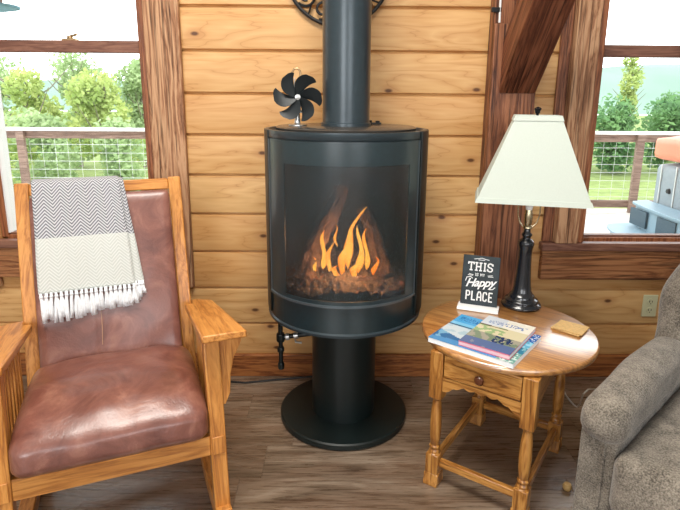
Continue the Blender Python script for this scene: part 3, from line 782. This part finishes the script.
# ------------------------------------------------------------------ side table
TX, TY, TR = .623, -.678, R(-35.12)
TB = thing('side_table', 'round oak side table with one drawer and turned legs beside the recliner', 'table', (TX, TY, 0), (0, 0, TR))
tc = Matrix.Rotation(-TR, 3, 'Z') @ Vector((.631-TX, -.657-TY, 0))
g = G(); n = 96; prof = [(.296, .522), (.3045, .527), (.307, .536), (.3055, .544), (.3, .549), (0, .5495)]
g.lathe([(0, .522)]+prof, n, (tc.x, tc.y, 0))
obj('table_top', g, M['table_top'], TB, smooth=50)
hu, hv = .157, .226
for su in (-1, 1):
    for sv in (-1, 1):
        cx, cy = su*hu, sv*hv; g = G(); w = .0235
        g.box(cx-w, cx+w, cy-w, cy+w, .345, .5215)
        g.lathe([(.0235, .345), (.019, .338), (.013, .333), (.015, .325), (.0185, .29), (.0205, .24), (.019, .19), (.0155, .16), (.014, .157), (.0195, .152), (.0195, .146), (.014, .142), (.018, .136), (.0205, .131), (.018, .126), (.0235, .122)], 28, (cx, cy, 0))
        # block foot with an arched front
        g.box(cx-w, cx+w, cy-w, cy+w, .045, .122)
        foot = [(cy-.027, 0), (cy+.027, 0), (cy+.022, .045), (cy-.022, .045)]
        g.prism([(cy-.031, 0), (cy-.031, .012), (cy-.027, .02), (cy-.024, .046), (cy+.024, .046), (cy+.027, .02), (cy+.031, .012), (cy+.031, 0)], 'x', cx-.0265, cx+.0265)
        obj('leg', g, M['table_z'], TB, smooth=45, bevel=.0025)
# aprons
def scallop(x0, x1, ztop, zmin, zmax, n=6):
    pts = [(x0, ztop), (x0, zmin)]; N_ = 60
    for i in range(N_+1):
        t_ = i/N_; x = x0+(x1-x0)*t_; arch = 1-abs(2*t_-1)
        pts.append((x, zmin+(zmax-zmin)*min(1, arch*2.0)-.007*abs(sin(t_*n*pi)) + .0035))
    pts += [(x1, zmin), (x1, ztop)]
    return pts
ip = .0235
obj('apron', G().prism(scallop(-hu+ip, hu-ip, .432, .375, .412, 7), 'y', -hv-.016, -hv+.0), M['table_x'], TB)
obj('apron', G().prism(scallop(-hu+ip, hu-ip, .5215, .385, .412, 7), 'y', hv-.0, hv+.016), M['table_x'], TB)
for s in (-1, 1):
    x0, x1 = (hu-.002, hu+.014) if s > 0 else (-hu-.014, -hu+.002)
    obj('apron', G().prism(scallop(-hv+ip, hv-ip, .5215, .385, .412, 9), 'x', x0, x1), M['table_y'], TB)
d = obj('drawer', G().box(-hu+ip+.003, hu-ip-.003, -hv-.020, -hv+.0, .4345, .5165), M['table_x'], TB, bevel=.003)
obj('drawer_knob', G().lathe([(.007, 0), (.008, .008), (.015, .014), (.0165, .02), (.012, .026), (0, .028)], 28, M=Matrix.Translation((0, -hv-.020, .472)) @ Matrix.Rotation(R(90), 4, 'X')), M['knob'], d)
obj('drawer_box', G().box(-hu+ip+.01, hu-ip-.01, -hv+.001, hv-.02, .44, .51), M['table_y'], d)
# stretchers
obj('stretcher', G().box(-hu+ip, hu-ip, -hv-.010, -hv+.010, .075, .103), M['table_x'], TB, bevel=.003)
obj('stretcher', G().box(-hu+ip, hu-ip, hv-.010, hv+.010, .075, .103), M['table_x'], TB, bevel=.003)
for s in (-1, 1): obj('stretcher', G().box(s*hu-.010, s*hu+.010, -hv+ip, hv-ip, .075, .103), M['table_y'], TB, bevel=.003)

TZ = .5497
# ------------------------------------------------------------------ lamp
lx, ly = .756, -.435
LP = thing('table_lamp', 'black turned table lamp with cream square shade on the side table', 'lamp', (lx, ly, TZ), (0, 0, R(-15)))
obj('lamp_base', G().lathe([(0, 0), (.074, 0), (.078, .006), (.076, .012), (.066, .017), (.064, .020), (.0655, .026), (.062, .031), (.052, .036), (.050, .039), (.050, .044), (.046, .049), (.041, .054), (.036, .066), (.0325, .09), (.029, .13), (.0265, .17), (.025, .21), (.0258, .238), (.030, .252), (.031, .262), (.027, .272), (.017, .279), (.015, .286), (.020, .292), (.020, .298), (.0135, .305), (.012, .318)], 56), M['black'], LP, smooth=60)
obj('socket', G().lathe([(.012, .318), (.018, .322), (.018, .328), (.013, .334), (.0155, .345), (.0165, .375), (.013, .395)], 28), M['brass'], LP)
obj('harp', G().tube([(0, 0, .325), (-.018, 0, .328), (-.032, 0, .345), (-.040, 0, .375), (-.042, 0, .44), (-.040, 0, .58), (-.03, 0, .68), (-.012, 0, .745), (0, 0, .752), (.012, 0, .745), (.03, 0, .68), (.040, 0, .58), (.042, 0, .44), (.040, 0, .375), (.032, 0, .345), (.018, 0, .328), (0, 0, .325)], .0028, 8), M['brass'], LP)
obj('bulb', G().lathe([(.012, .395), (.015, .41), (.026, .435), (.030, .455), (.026, .478), (.014, .492), (0, .496)], 24), M['white'], LP)
zs0, zs1 = .436, .755
bx, by, txx, tyy = .203, .125, .078, .055
def frame_ring(hx, hy, z): return [(-hx, -hy, z), (hx, -hy, z), (hx, hy, z), (-hx, hy, z)]
sh = obj('lamp_shade', G().loft([frame_ring(bx, by, zs0), frame_ring(txx, tyy, zs1), frame_ring(txx-.003, tyy-.003, zs1), frame_ring(bx-.003, by-.003, zs0), frame_ring(bx, by, zs0)], caps=False), M['shade'], LP, smooth=20, bevel=.0008)
def band(hx0, hy0, z0, hx1, hy1, z1, t=.003): return G().loft([frame_ring(hx0+t, hy0+t, z0), frame_ring(hx1+t, hy1+t, z1), frame_ring(hx1+.0003, hy1+.0003, z1), frame_ring(hx0+.0003, hy0+.0003, z0), frame_ring(hx0+t, hy0+t, z0)], caps=False)
def at_z(z): k = (z-zs0)/(zs1-zs0); return bx+(txx-bx)*k, by+(tyy-by)*k
h0 = at_z(zs0); h1 = at_z(zs0+.018); obj('bottom_trim', band(h0[0], h0[1], zs0-.001, h1[0], h1[1], zs0+.018), M['shade'], sh, smooth=20)
h0 = at_z(zs1-.018); h1 = at_z(zs1); obj('top_trim', band(h0[0], h0[1], zs1-.018, h1[0], h1[1], zs1+.001), M['shade'], sh, smooth=20)
obj('spider', G().bar((-txx+.003, 0, .749), (txx-.003, 0, .749), .004, .003), M['brass'], LP)
obj('finial', G().lathe([(.004, .752), (.005, .760), (.009, .765), (.0105, .773), (.014, .779), (.009, .784), (.0, .787)], 20), M['black'], LP)

# cord of the lamp, from the table's back edge down to the floor and to the wall
t = thing('lamp_cord', 'thin grey electrical cord hanging below the back of the side table', 'cord', (.90, -.36, 0))
obj('cord', G().tube([(-.055, -.075, .505), (-.03, -.09, .40), (.01, -.12, .27), (.051, -.14, .181), (.085, -.142, .142), (.101, -.14, .131), (.112, -.14, .145), (.12, -.14, .19), (.15, -.12, .20), (.21, -.07, .17), (.30, .02, .10), (.36, .10, .01), (.45, .22, .006), (.60, .31, .006)], .0035, 8), M['alu'], t)

# ------------------------------------------------------------------ sign
SG = thing('table_sign', 'small black slate sign reading THIS IS MY Happy PLACE on the side table', 'sign', (.567, -.488, TZ), (0, 0, R(-21)))
Ms = Matrix.Translation((0, .010, .016)) @ Matrix.Rotation(R(-9), 4, 'X')
sl = obj('slate_panel', G().box(-.071, .071, 0, .010, 0, .197, Ms), M['slate'], SG, bevel=.002)
obj('stand', G().prism([(-.022, 0), (.036, 0), (.036, .015), (.010, .015), (-.018, .011)], 'x', -.079, .079), M['white'], SG, bevel=.002)
def flat_strokes(strokes, w):
    g = G()
    for pl in strokes:
        for a, b_ in zip(pl[:-1], pl[1:]):
            a = Vector((a[0], a[1])); b_ = Vector((b_[0], b_[1])); d = (b_-a)
            if d.length < 1e-6: continue
            d.normalize(); nx = Vector((-d.y, d.x))*w/2; a2 = a-d*w*.25; b2 = b_+d*w*.25
            vs = [(a2+nx), (a2-nx), (b2-nx), (b2+nx)]
            g.add([Ms @ Vector((p.x, -.0012, p.y)) for p in vs] + [Ms @ Vector((p.x, -.0003, p.y)) for p in vs], [(0,1,2,3), (7,6,5,4), (0,4,5,1), (1,5,6,2), (2,6,7,3), (3,7,4,0)])
    return g
def letters(seq, x0, z0, h, adv, w):
    S = {
     'T': [[(0,1),(1,1)], [(.5,1),(.5,0)], [(.28,0),(.72,0)], [(0,1),(0,.8)], [(1,1),(1,.8)]],
     'H': [[(.12,0),(.12,1)], [(.88,0),(.88,1)], [(.12,.5),(.88,.5)], [(-.08,0),(.32,0)], [(-.08,1),(.32,1)], [(.68,0),(1.08,0)], [(.68,1),(1.08,1)]],
     'I': [[(.5,0),(.5,1)], [(.2,0),(.8,0)], [(.2,1),(.8,1)]],
     'S': [[(.95,.95),(.95,.75)], [(.92,.8),(.75,.97),(.5,1.02),(.25,.97),(.1,.82),(.12,.64),(.3,.54),(.65,.46),(.88,.36),(.9,.17),(.75,.03),(.5,-.02),(.22,.03),(.06,.2)], [(.05,.05),(.05,.28)]],
     'P': [[(.1,0),(.1,1)], [(.1,1),(.65,1),(.88,.9),(.9,.6),(.65,.48),(.1,.48)]],
     'L': [[(.12,1),(.12,0),(.85,0)]],
     'A': [[(.05,0),(.1,.7),(.3,1),(.7,1),(.9,.7),(.95,0)], [(.1,.38),(.9,.38)]],
     'C': [[(.9,.78),(.8,.97),(.5,1),(.2,.95),(.1,.75),(.1,.25),(.2,.05),(.5,0),(.8,.03),(.9,.22)]],
     'E': [[(.85,1),(.12,1),(.12,0),(.85,0)], [(.12,.5),(.7,.5)]],
     'M': [[(.05,0),(.05,1),(.5,.4),(.95,1),(.95,0)]],
     'Y': [[(.05,1),(.5,.5),(.95,1)], [(.5,.5),(.5,0)]]}
    out = []; x = x0
    for ch in seq:
        if ch == ' ': x += adv*.6; continue
        k = .55 if ch == 'I' else 1
        for pl in S[ch]: out.append([(x+(p[0] if k == 1 else p[0]*k)*adv*.74, z0+p[1]*h) for p in pl])
        x += adv*(k if k < 1 else 1)
    return flat_strokes(out, w)
obj('lettering', letters('THIS', -.049, .139, .030, .0285, .0052), M['white'], sl, smooth=0)
obj('lettering', letters('IS MY', -.021, .117, .010, .0095, .0018), M['white'], sl, smooth=0)
obj('lettering', letters('PLACE', -.051, .020, .034, .0218, .0052), M['white'], sl, smooth=0)
for pl_ in ([(-.028,.183),(-.012,.186),(0,.189),(.012,.186),(.028,.183)], [(-.012,.181),(.012,.181)], [(-.045,.123),(-.028,.120)], [(.028,.121),(.045,.124)], [(-.048,.118),(-.03,.117)], [(.03,.117),(.048,.119)]):
    obj('flourish', flat_strokes([pl_], .0022), M['white'], sl, smooth=0)
def font_mesh(txt, size, x, z, shear, name, parent):
    cu = bpy.data.curves.new(name, 'FONT'); cu.body = txt; cu.size = size; cu.shear = shear; cu.align_x = 'CENTER'; cu.extrude = .0004; cu.offset = .0009; cu.space_character = .92
    tmp = bpy.data.objects.new('tmp', cu); C.objects.link(tmp)
    bpy.context.view_layer.update(); dg = bpy.context.evaluated_depsgraph_get()
    me = bpy.data.meshes.new_from_object(tmp.evaluated_get(dg)); bpy.data.objects.remove(tmp)
    me.transform(Ms @ Matrix.Translation((x, -.0009, z)) @ Matrix.Rotation(R(90), 4, 'X') @ Matrix.Rotation(R(5), 4, 'Z'))
    me.materials.clear(); me.materials.append(M['white']); o = bpy.data.objects.new(name, me); C.objects.link(o); o.parent = parent
    return o
font_mesh('Happy', .046, 0, .076, .45, 'lettering', sl)
for pl_ in ([(-.056,.094),(-.052,.108),(-.038,.112),(-.030,.106)], [(.038,.068),(.050,.070),(.058,.078)]):
    obj('flourish', flat_strokes([pl_], .003), M['white'], sl, smooth=0)

# ------------------------------------------------------------------ books (covers carry their printed picture as colours of the sheet)
def cover_mesh(name, w, d, z, fn, parent, nx=66, ny=56):
    vs = [(w*(i/nx-.5), d*(j/ny-.5), z) for j in range(ny+1) for i in range(nx+1)]
    fs = [(j*(nx+1)+i, j*(nx+1)+i+1, (j+1)*(nx+1)+i+1, (j+1)*(nx+1)+i) for j in range(ny) for i in range(nx)]
    me = bpy.data.meshes.new(name); me.from_pydata(vs, [], fs)
    ca = me.color_attributes.new('Col', 'FLOAT_COLOR', 'CORNER')
    for p in me.polygons:
        i = p.index % nx; j = p.index//nx; c = fn((i+.5)/nx, (j+.5)/ny)
        for li in p.loop_indices: ca.data[li].color = (*c, 1)
    me.materials.append(M['cover']); o = bpy.data.objects.new(name, me); C.objects.link(o); o.parent = parent; return o
def nz(u, v, s, k=0): return mnoise.noise(Vector((u*s, v*s, k)))
def cover_big(u, v):
    if u < .42 and v > .62:                      # blue title field
        if v > .78 and abs(nz(u, v, 34, 1)) < .16 and .04 < u < .38 and v < .93: return srgb(20,110,180)
        return srgb(120,195,235) if v < .72 else srgb(70,165,222)
    if u > .80:
        if v > .72 and u > .84: return srgb(28,96,170) if nz(u, v, 40, 3) < .15 else srgb(225,235,240)
        if v > .5: return srgb(150,205,225) if nz(u, v, 20, 4) > 0 else srgb(90,170,200)
        if v > .3: return srgb(40,120,150) if nz(u, v, 22, 5) > -.1 else srgb(120,180,190)
        return srgb(200,222,215) if nz(u, v, 20, 6) > 0 else srgb(110,160,150)
    if v < .10+.04*sin(u*6): return srgb(70,140,195)
    if v > .36-.45*(u-.0)*(u < .5) and v < .58 and u < .5: return srgb(196,212,220) if nz(u, v, 9, 7) > -.2 else srgb(168,196,210)
    if v <= .36: return srgb(36,104,158) if nz(u, v, 8, 8) > -.25 else srgb(110,170,205)
    if .585 < v < .62 and u < .45: return srgb(30,80,120)
    return srgb(170,205,220)
def cover_small(u, v):
    if v > .70:
        if .76 < v < .88 and .12 < u < .9 and nz(u, v*.5, 42, 1) > .05: return srgb(126,146,186)
        return srgb(228,226,214) if u > .45 else srgb(204,212,220)
    if .655 < v <= .70 - .05*u: return srgb(96,80,58)
    if v > .42: return srgb(150,176,124) if nz(u*1.5, v*3, 5, 2) > .0 and u < .6 else srgb(212,204,170)
    if .22 < v <= .42:
        if .5 < u < .88 and nz(u, v, 16, 3) > -.05: return srgb(36,56,96)
        return srgb(120,136,112) if nz(u, v, 7, 4) > 0 else srgb(160,156,140)
    return srgb(86,106,150) if nz(u, v, 5, 5) > -.3 else srgb(128,134,150)
BK = thing('magazine', 'large blue and white softcover booklet lying under the smaller book', 'book', (.520, -.762, TZ), (0, 0, R(-39.3)))
obj('pages', G().box(-.149, .149, -.128, .128, .0, .0155), M['page'], BK, bevel=.001)
cover_mesh('front_cover', .300, .258, .0163, cover_big, BK)
obj('back_cover', G().box(-.15, .15, -.129, .129, -.0004, .0), M['page'], BK)
BS = thing('small_book', 'smaller landscape-photo book with pink spine lying on the larger blue booklet', 'book', (.5615, -.777, TZ+.0168), (0, 0, R(-37.5)))
obj('pages', G().box(-.0845, .0845, -.126, .129, .0022, .0148), M['page'], BS)
obj('back_cover', G().box(-.086, .086, -.131, .131, 0, .0022), M['pink'], BS)
obj('spine', G().box(-.086, .086, -.1313, -.1265, .0024, .0144), M['pinkpage'], BS, bevel=.001)
obj('front_board', G().box(-.086, .086, -.132, .131, .0145, .0168), M['pink'], BS)
cover_mesh('front_cover', .172, .262, .0172, cover_small, BS, 40, 56)
# coasters
for k, (dx, dy, rzc, lab) in enumerate([(0, 0, -46, 'lower tan square coaster of the pair at the right edge of the table'), (.004, -.004, -41, 'upper tan square coaster of the pair at the right edge of the table')]):
    o = obj('coaster', G().box(-.051, .051, -.043, .043, 0, .0055), M['cork'], bevel=.0015)
    o.location = (.856+dx, -.664+dy, TZ+.0001+k*.0057); o.rotation_euler = (0, 0, R(rzc)); tag(o, lab, "coaster", 'coasters on the side table')

# ------------------------------------------------------------------ recliner
ang = math.atan2(.67, .74)
RC = thing('recliner', 'grey-brown tweed fabric recliner at the right edge of the picture', 'armchair', (.70, -1.13, 0), (0, 0, ang-pi/2))
# local: +y = towards the back of the chair, +x = across its seat
AW = .112
def armfn(p):
    x, y, z = p
    t_ = max(0, min(1, (y+.02)/.58))
    if z > .5: z += .018*sin(t_*pi) + .01*t_
    z += .003*mnoise.noise(Vector((x*12, y*12, z*12)))
    if y < .05: y -= .018*sin(max(0, min(1, (z-.44)/.15))*pi)
    x += .004*mnoise.noise(Vector((x*8+5, y*8, z*8)))
    return (x, y, z)
def panelfn(p): return (p.x+.003*mnoise.noise(p*9), p.y+.003*mnoise.noise(p*8), p.z)
for s in (0, 1):
    Mx = Matrix.Translation((0 if not s else .68, 0, 0))
    am = obj('arm_pad', G().pillow(-.004, AW+.008, -.034, .56, .450, .582, e=.22, n=22, fn=armfn, M=Mx), M['rec'], RC, smooth=180)
    pn = obj('arm_panel', G().pillow(.0, AW-.006, -.018, .56, .045, .50, e=.09, n=16, fn=panelfn, M=Mx), M['rec'], RC, smooth=180)
    obj('seam_welt', G().tube([(.072, -.021, .46), (.074, -.022, .30), (.070, -.022, .12), (.068, -.021, .06)], .003, 8, M=Mx), M['rec'], pn)
def rseat(p):
    x, y, z = p; u = (x-AW)/.57
    if z > .35: z += .02*sin(max(0, min(1, u))*pi) + .006*mnoise.noise(Vector((x*8, y*8, 1)))
    if y < .1: y -= .03*sin(max(0, min(1, (z-.25)/.2))*pi)*sin(max(0, min(1, u))*pi)**.5
    return (x, y, z)
obj('seat_cushion', G().pillow(AW-.012, .690, -.05, .52, .27, .452, e=.1, n=24, fn=rseat), M['rec'], RC, smooth=180)
obj('footrest', G().pillow(AW+.002, .678, -.045, .02, .06, .268, e=.2, n=14), M['rec'], RC, smooth=180)
obj('base_frame', G().box(.02, .77, .03, .54, .0, .06), M['ironb'], RC, bevel=.004)
def rbk(p):
    x, y, z = p; k = (z-.40)
    y += k*.10 + .018*sin(k*9)*(1 if y < .6 else 0)
    if z > .68: x += (.4-x)/.4*.13*((z-.68)/.27)**2
    x += .006*mnoise.noise(Vector((y*9, z*9, 3)))
    return (x, y+.006*mnoise.noise(Vector((x*7, y*7, z*7))), z)
bk = obj('backrest', G().pillow(-.012, .80, .50, .70, .30, .96, e=.2, n=26, fn=rbk), M['rec'], RC, smooth=180)

# small pale wooden knob on the floor
o = obj('wooden_knob', G().lathe([(0, 0), (.0115, .001), (.0155, .007), (.0155, .016), (.012, .024), (.006, .026), (0, .0262)], 24), M['birch'])
o.location = (.838, -.818, .0005); tag(o, 'small pale wooden knob standing on the floor beside the recliner', 'knob')

# ------------------------------------------------------------------ outside
struct('deck_boards', G().box(-9, 9, .2, 4.2, -.08, -.0), M['deck'])
RL = thing('deck_railing', 'weathered wood deck railing with wire mesh panels beyond both windows', 'railing', (0, 4.0, 0))
obj('cap_rail', G().box(-8, 8, -.06, .08, .952, .985), M['railcap'], RL)
obj('top_rail', G().box(-8, 8, -.02, .02, .862, .951), M['railw'], RL)
obj('bottom_rail', G().box(-8, 8, -.02, .02, .06, .15), M['railw'], RL)
for x in (-7.3, -5.5, -3.72, -1.9, -.1, 1.85, 3.66, 5.45, 7.3):
    obj('post', G().box(x-.045, x+.045, -.065, -.021, 0, .951), M['railw'], RL)
g = G()
for k in range(7): z = .19+.1*k; g.tube([(-8, 0, z), (8, 0, z)], .003, 4)
for k in range(107): x = -8+.15*k; g.tube([(x, .004, .15), (x, .004, .862)], .0017, 4)
obj('wire_mesh', g, M['wire'], RL)

HT = thing('hot_tub', 'grey hot tub with coral vinyl cover on the deck outside right window', 'hot tub', (4.05, 1.6, 0))
g = G().pillow(-1.0, 1.0, -1.0, 1.0, .0, .8, e=.05, n=12)
tbd = obj('cabinet', g, M['tubside'], HT, smooth=60)
g = G()
for k in range(9): y = -.9+.22*k; g.box(-1.008, -1.0005, y, y+.012, .05, .78)
obj('panel_seams', g, M['wire'], tbd)
obj('cover', G().pillow(-1.03, 1.03, -1.03, 1.03, .803, 1.04, e=.15, n=14), M['tubcover'], HT, smooth=60)
obj('drain_knob', G().lathe([(0, 0), (.025, 0), (.02, .02), (0, .022)], 14, M=Matrix.Translation((-1.0, .72, .55)) @ Matrix.Rotation(R(-90), 4, 'Y')), M['slot'], HT)
SP = thing('tub_steps', 'curved blue-grey plastic steps beside the hot tub', 'steps', (3.02, 1.9, 0))
def steppts(x_out, b0, b1):
    return [(-.0, b0), (-.0, b1)] + [(-(x_out)*(sin(pi*i/24)**.16), b1+(b0-b1)*i/24) for i in range(1, 24)]
obj('top_tread', G().prism(steppts(.24, -.75, .69), 'z', .395, .42), M['tubstep'], SP, bevel=.004)
obj('upper_riser', G().prism(steppts(.21, -.72, .66), 'z', .2, .394), M['tubstep'], SP)
for k in range(3): obj('recess_shade_panel', G().box(-.222, -.205, .30-.42*k, .56-.42*k, .225, .375), M['recess_shade'], SP)  # dark panels stand in for the shade inside the step recesses
obj('bottom_tread', G().prism(steppts(.53, -.82, .69), 'z', .175, .2), M['tubstep'], SP, bevel=.004)
obj('lower_riser', G().prism(steppts(.50, -.79, .66), 'z', .0, .174), M['tubstep'], SP)

# hanging feeder seen at the top left corner
FD = thing('bird_feeder', 'blue-grey hanging bird feeder outside the top left corner of the window', 'bird feeder', (-2.36, 1.5, 1.93))
obj('tray', G().lathe([(0, 0), (.06, .0), (.15, .02), (.155, .035), (.14, .04), (0, .03)], 28), M['bluetray'], FD)
obj('seed_tube', G().lathe([(.05, .04), (.05, .26), (0, .27)], 20), M['railw'], FD)
obj('roof', G().lathe([(.15, .26), (.02, .34), (0, .345)], 24), M['bluetray'], FD)
obj('hanger', G().tube([(0, 0, .34), (0, 0, 1.07)], .003, 6), M['wire'], FD)
struct('porch_eave', G().box(-9, 9, .16, 1.7, 3.0, 3.1), M['railw'])

# terrain, woods
g = G(); n = 30
vs = []
for i in range(n+1):
    for j in range(n+1):
        x = -90+180*i/n; y = 4.3+85*(j/n)**1.6; z = -1.30 + .04*mnoise.noise(Vector((x*.1, y*.1, 0)))
        vs.append((x, y, z))
g.add(vs, [(i*(n+1)+j, (i+1)*(n+1)+j, (i+1)*(n+1)+j+1, i*(n+1)+j+1) for i in range(n) for j in range(n)])
tag(obj('lawn', g, M['grass']), 'sunny yellow-green lawn beyond the deck railing', 'grass', kind='stuff')
g = G(); vs = []
for i in range(61):
    for j in range(9):
        x = -150+330*i/60; hmax = (12 if x > 0 else 4.5)+3.5*mnoise.noise(Vector((x*.02, 3, 0)))+1.2*mnoise.noise(Vector((x*.12, 7, 0)))
        vs.append((x, 120+j*6, -2 + (hmax+2)*sin(j/8*pi/2)))
g.add(vs, [(i*9+j, (i+1)*9+j, (i+1)*9+j+1, i*9+j+1) for i in range(60) for j in range(8)])
struct('hills', g, M['hill'])

def tree(name, x, y, z0, h, r, leaf, label, cat, seed, n=1500, q=.13, trunk=True, group=None, slim=1.0, crown0=.25):
    rr = random.Random(seed); root = thing(name, label, cat, (x, y, z0), group=group)
    g = G(); blobs = []
    for k in range(9):
        a = rr.uniform(0, 2*pi); rad = rr.uniform(0, .6)*r
        blobs.append((rad*cos(a), rad*sin(a), h*rr.uniform(crown0, .9), r*rr.uniform(.35, .6)))
    blobs.append((0, 0, h*.95-r*.2, r*.4))
    vs = []; fs = []
    for k in range(n):
        b = rr.choice(blobs); d = Vector((rr.gauss(0, 1), rr.gauss(0, 1), rr.gauss(0, 1))).normalized()*b[3]*rr.uniform(.55, 1.05)
        c = Vector((b[0], b[1], b[2])) + Vector((d.x, d.y, d.z*slim)); c.z = max(.1, c.z)
        u = Vector((rr.gauss(0,1), rr.gauss(0,1), rr.gauss(0,1))).normalized(); w = u.orthogonal().normalized(); s = q*rr.uniform(.5, 1.1)
        o_ = len(vs); vs += [c-u*s, c-w*s*.6, c+u*s, c+w*s*.6]; fs.append((o_, o_+1, o_+2, o_+3))
    g.add(vs, fs); obj('foliage', g, leaf, root, smooth=0)
    if trunk:
        g = G(); g.tube([(0, 0, 0), (.05, 0, h*.4), (0, .05, h*.75), (.05, .0, h*1.02)], [.09, .07, .04, .012], 8)
        for k in range(7):
            a = rr.uniform(0, 2*pi); z = h*rr.uniform(.35, .8); l = r*rr.uniform(.6, 1.1)
            g.tube([(0, 0, z), (l*.5*cos(a), l*.5*sin(a), z+l*.35), (l*cos(a), l*sin(a), z+l*.9)], [.03, .02, .006], 5)
        obj('trunk', g, M['bark'], root)
    return root
gz = -1.25
# left window woods
Lw = [(-12.2, 17.6, 3.5, 1.3, 'leafA', 'hazy green leafy tree at the far left of the left window', 30), (-9.35, 14.2, 3.3, 1.2, 'leafC', 'yellow-green bushy tree left of the tallest tree in the left window', 31),
      (-9.5, 17.6, 4.0, 1.25, 'leafA', 'tallest hazy green tree in the middle of the left window', 32), (-7.0, 14.2, 3.2, 1.15, 'leafC', 'yellow-green tree right of the tallest one in the left window', 33),
      (-7.1, 17.6, 3.9, .95, 'leafA', 'thin hazy tree nearest the right edge of the left window', 34)]
for x, y, h, r, lf, lab, sd in Lw: tree('tree', x, y, gz, h, r*1.08, M[lf], lab, 'tree', sd, 3400, .10, group='trees beyond the left railing', crown0=.12)
for k, (x, y, lab) in enumerate([(-9.5, 11.3, 'green shrub behind the left railing near the left picture edge'), (-7.5, 11.5, 'green shrub behind the left railing above the blanket'), (-5.6, 11.3, 'green shrub behind the left railing next to the window casing')]):
    tree('shrub', x, y, gz, 2.0, .95, M['leafA'], lab, 'shrub', 50+k, 2400, .09, False, group='shrubs beyond the left railing', crown0=.12)
tree('tree', 12.3, 20.6, gz, 4.5, .75, M['leafC'], 'slender yellow-green tree standing alone in the right window', 'tree', 70, 1900, .11, slim=1.2, crown0=.3)
for k, (x, y, h, lab) in enumerate([(7.6, 17.2, 2.35, 'green bush across the lawn partly hidden behind the right casing'), (10.35, 17.0, 2.3, 'green bush across the lawn left of the railing post'), (12.4, 17.1, 2.4, 'green bush across the lawn above the hot tub cover'), (14.6, 16.9, 2.3, 'green bush across the lawn at the right picture edge'), (9.6, 20.6, 2.7, 'green bush standing farther back between the casing and the railing post'), (14.4, 20.8, 2.7, 'green bush standing farther back above the hot tub at the right picture edge')]):
    tree('bush', x, y, gz, h, 1.3, M['leafB'], lab, 'bush', 80+k, 3400, .11, False, group='bushes across the lawn', crown0=.12)

# ------------------------------------------------------------------ light
w = bpy.data.worlds.new('sky'); bpy.context.scene.world = w; w.use_nodes = True; nt = w.node_tree
bg = nt.nodes['Background']; bg.inputs[0].default_value = (.93, .97, 1.0, 1); bg.inputs[1].default_value = 4.3
def area(name, loc, rot, sx, sy, power, col=(1,1,1)):
    l = bpy.data.lights.new(name, 'AREA'); l.shape = 'RECTANGLE'; l.size = sx; l.size_y = sy; l.energy = power; l.color = col
    o = bpy.data.objects.new(name, l); C.objects.link(o); o.location = loc; o.rotation_euler = rot; return o
for i, (a, b_) in enumerate(RW):
    area('rear_window_daylight', ((a+b_)/2, YR-.01, (rz[0]+rz[1])/2), (R(90), 0, 0), b_-a-.1, rz[1]-rz[0]-.1, (56, 22)[i], (.97, .98, 1.0))
area('ceiling_fill', (-.3, -1.5, ZC-.02), (0, 0, 0), 1.3, .9, 86, (1, .95, .87))  # unseen fill light added under the ceiling to wash the upper wall
pl = bpy.data.lights.new('fire_glow', 'POINT'); pl.energy = 9.0; pl.color = (1, .42, .14); pl.shadow_soft_size = .05
o = bpy.data.objects.new('fire_glow', pl); C.objects.link(o); o.location = (SX+.02, SY-.17, .80)

# ------------------------------------------------------------------ camera
cd = bpy.data.cameras.new('camera'); cam = bpy.data.objects.new('camera', cd); C.objects.link(cam)
f, p, r_, yw = 534.6, R(12.93), R(.4302), R(.6039)
fw = Vector((sin(yw)*cos(p), cos(yw)*cos(p), -sin(p))); rt = Vector((cos(yw), -sin(yw), 0)); up = rt.cross(fw)
Rv = rt*cos(r_)+up*sin(r_); Uv = -rt*sin(r_)+up*cos(r_)
mw = Matrix((Rv, Uv, -fw)).transposed().to_4x4(); mw.translation = (0, -2.4621, 1.3663); cam.matrix_world = mw
cd.sensor_fit = 'HORIZONTAL'; cd.sensor_width = 36; cd.lens = f*36/680; cd.shift_y = -35.29/680; cd.clip_end = 500; cd.clip_start = .02
sc = bpy.context.scene; sc.camera = cam
sc.view_settings.view_transform = 'Standard'; sc.view_settings.look = 'None'; sc.view_settings.gamma = 1; sc.view_settings.exposure = .0
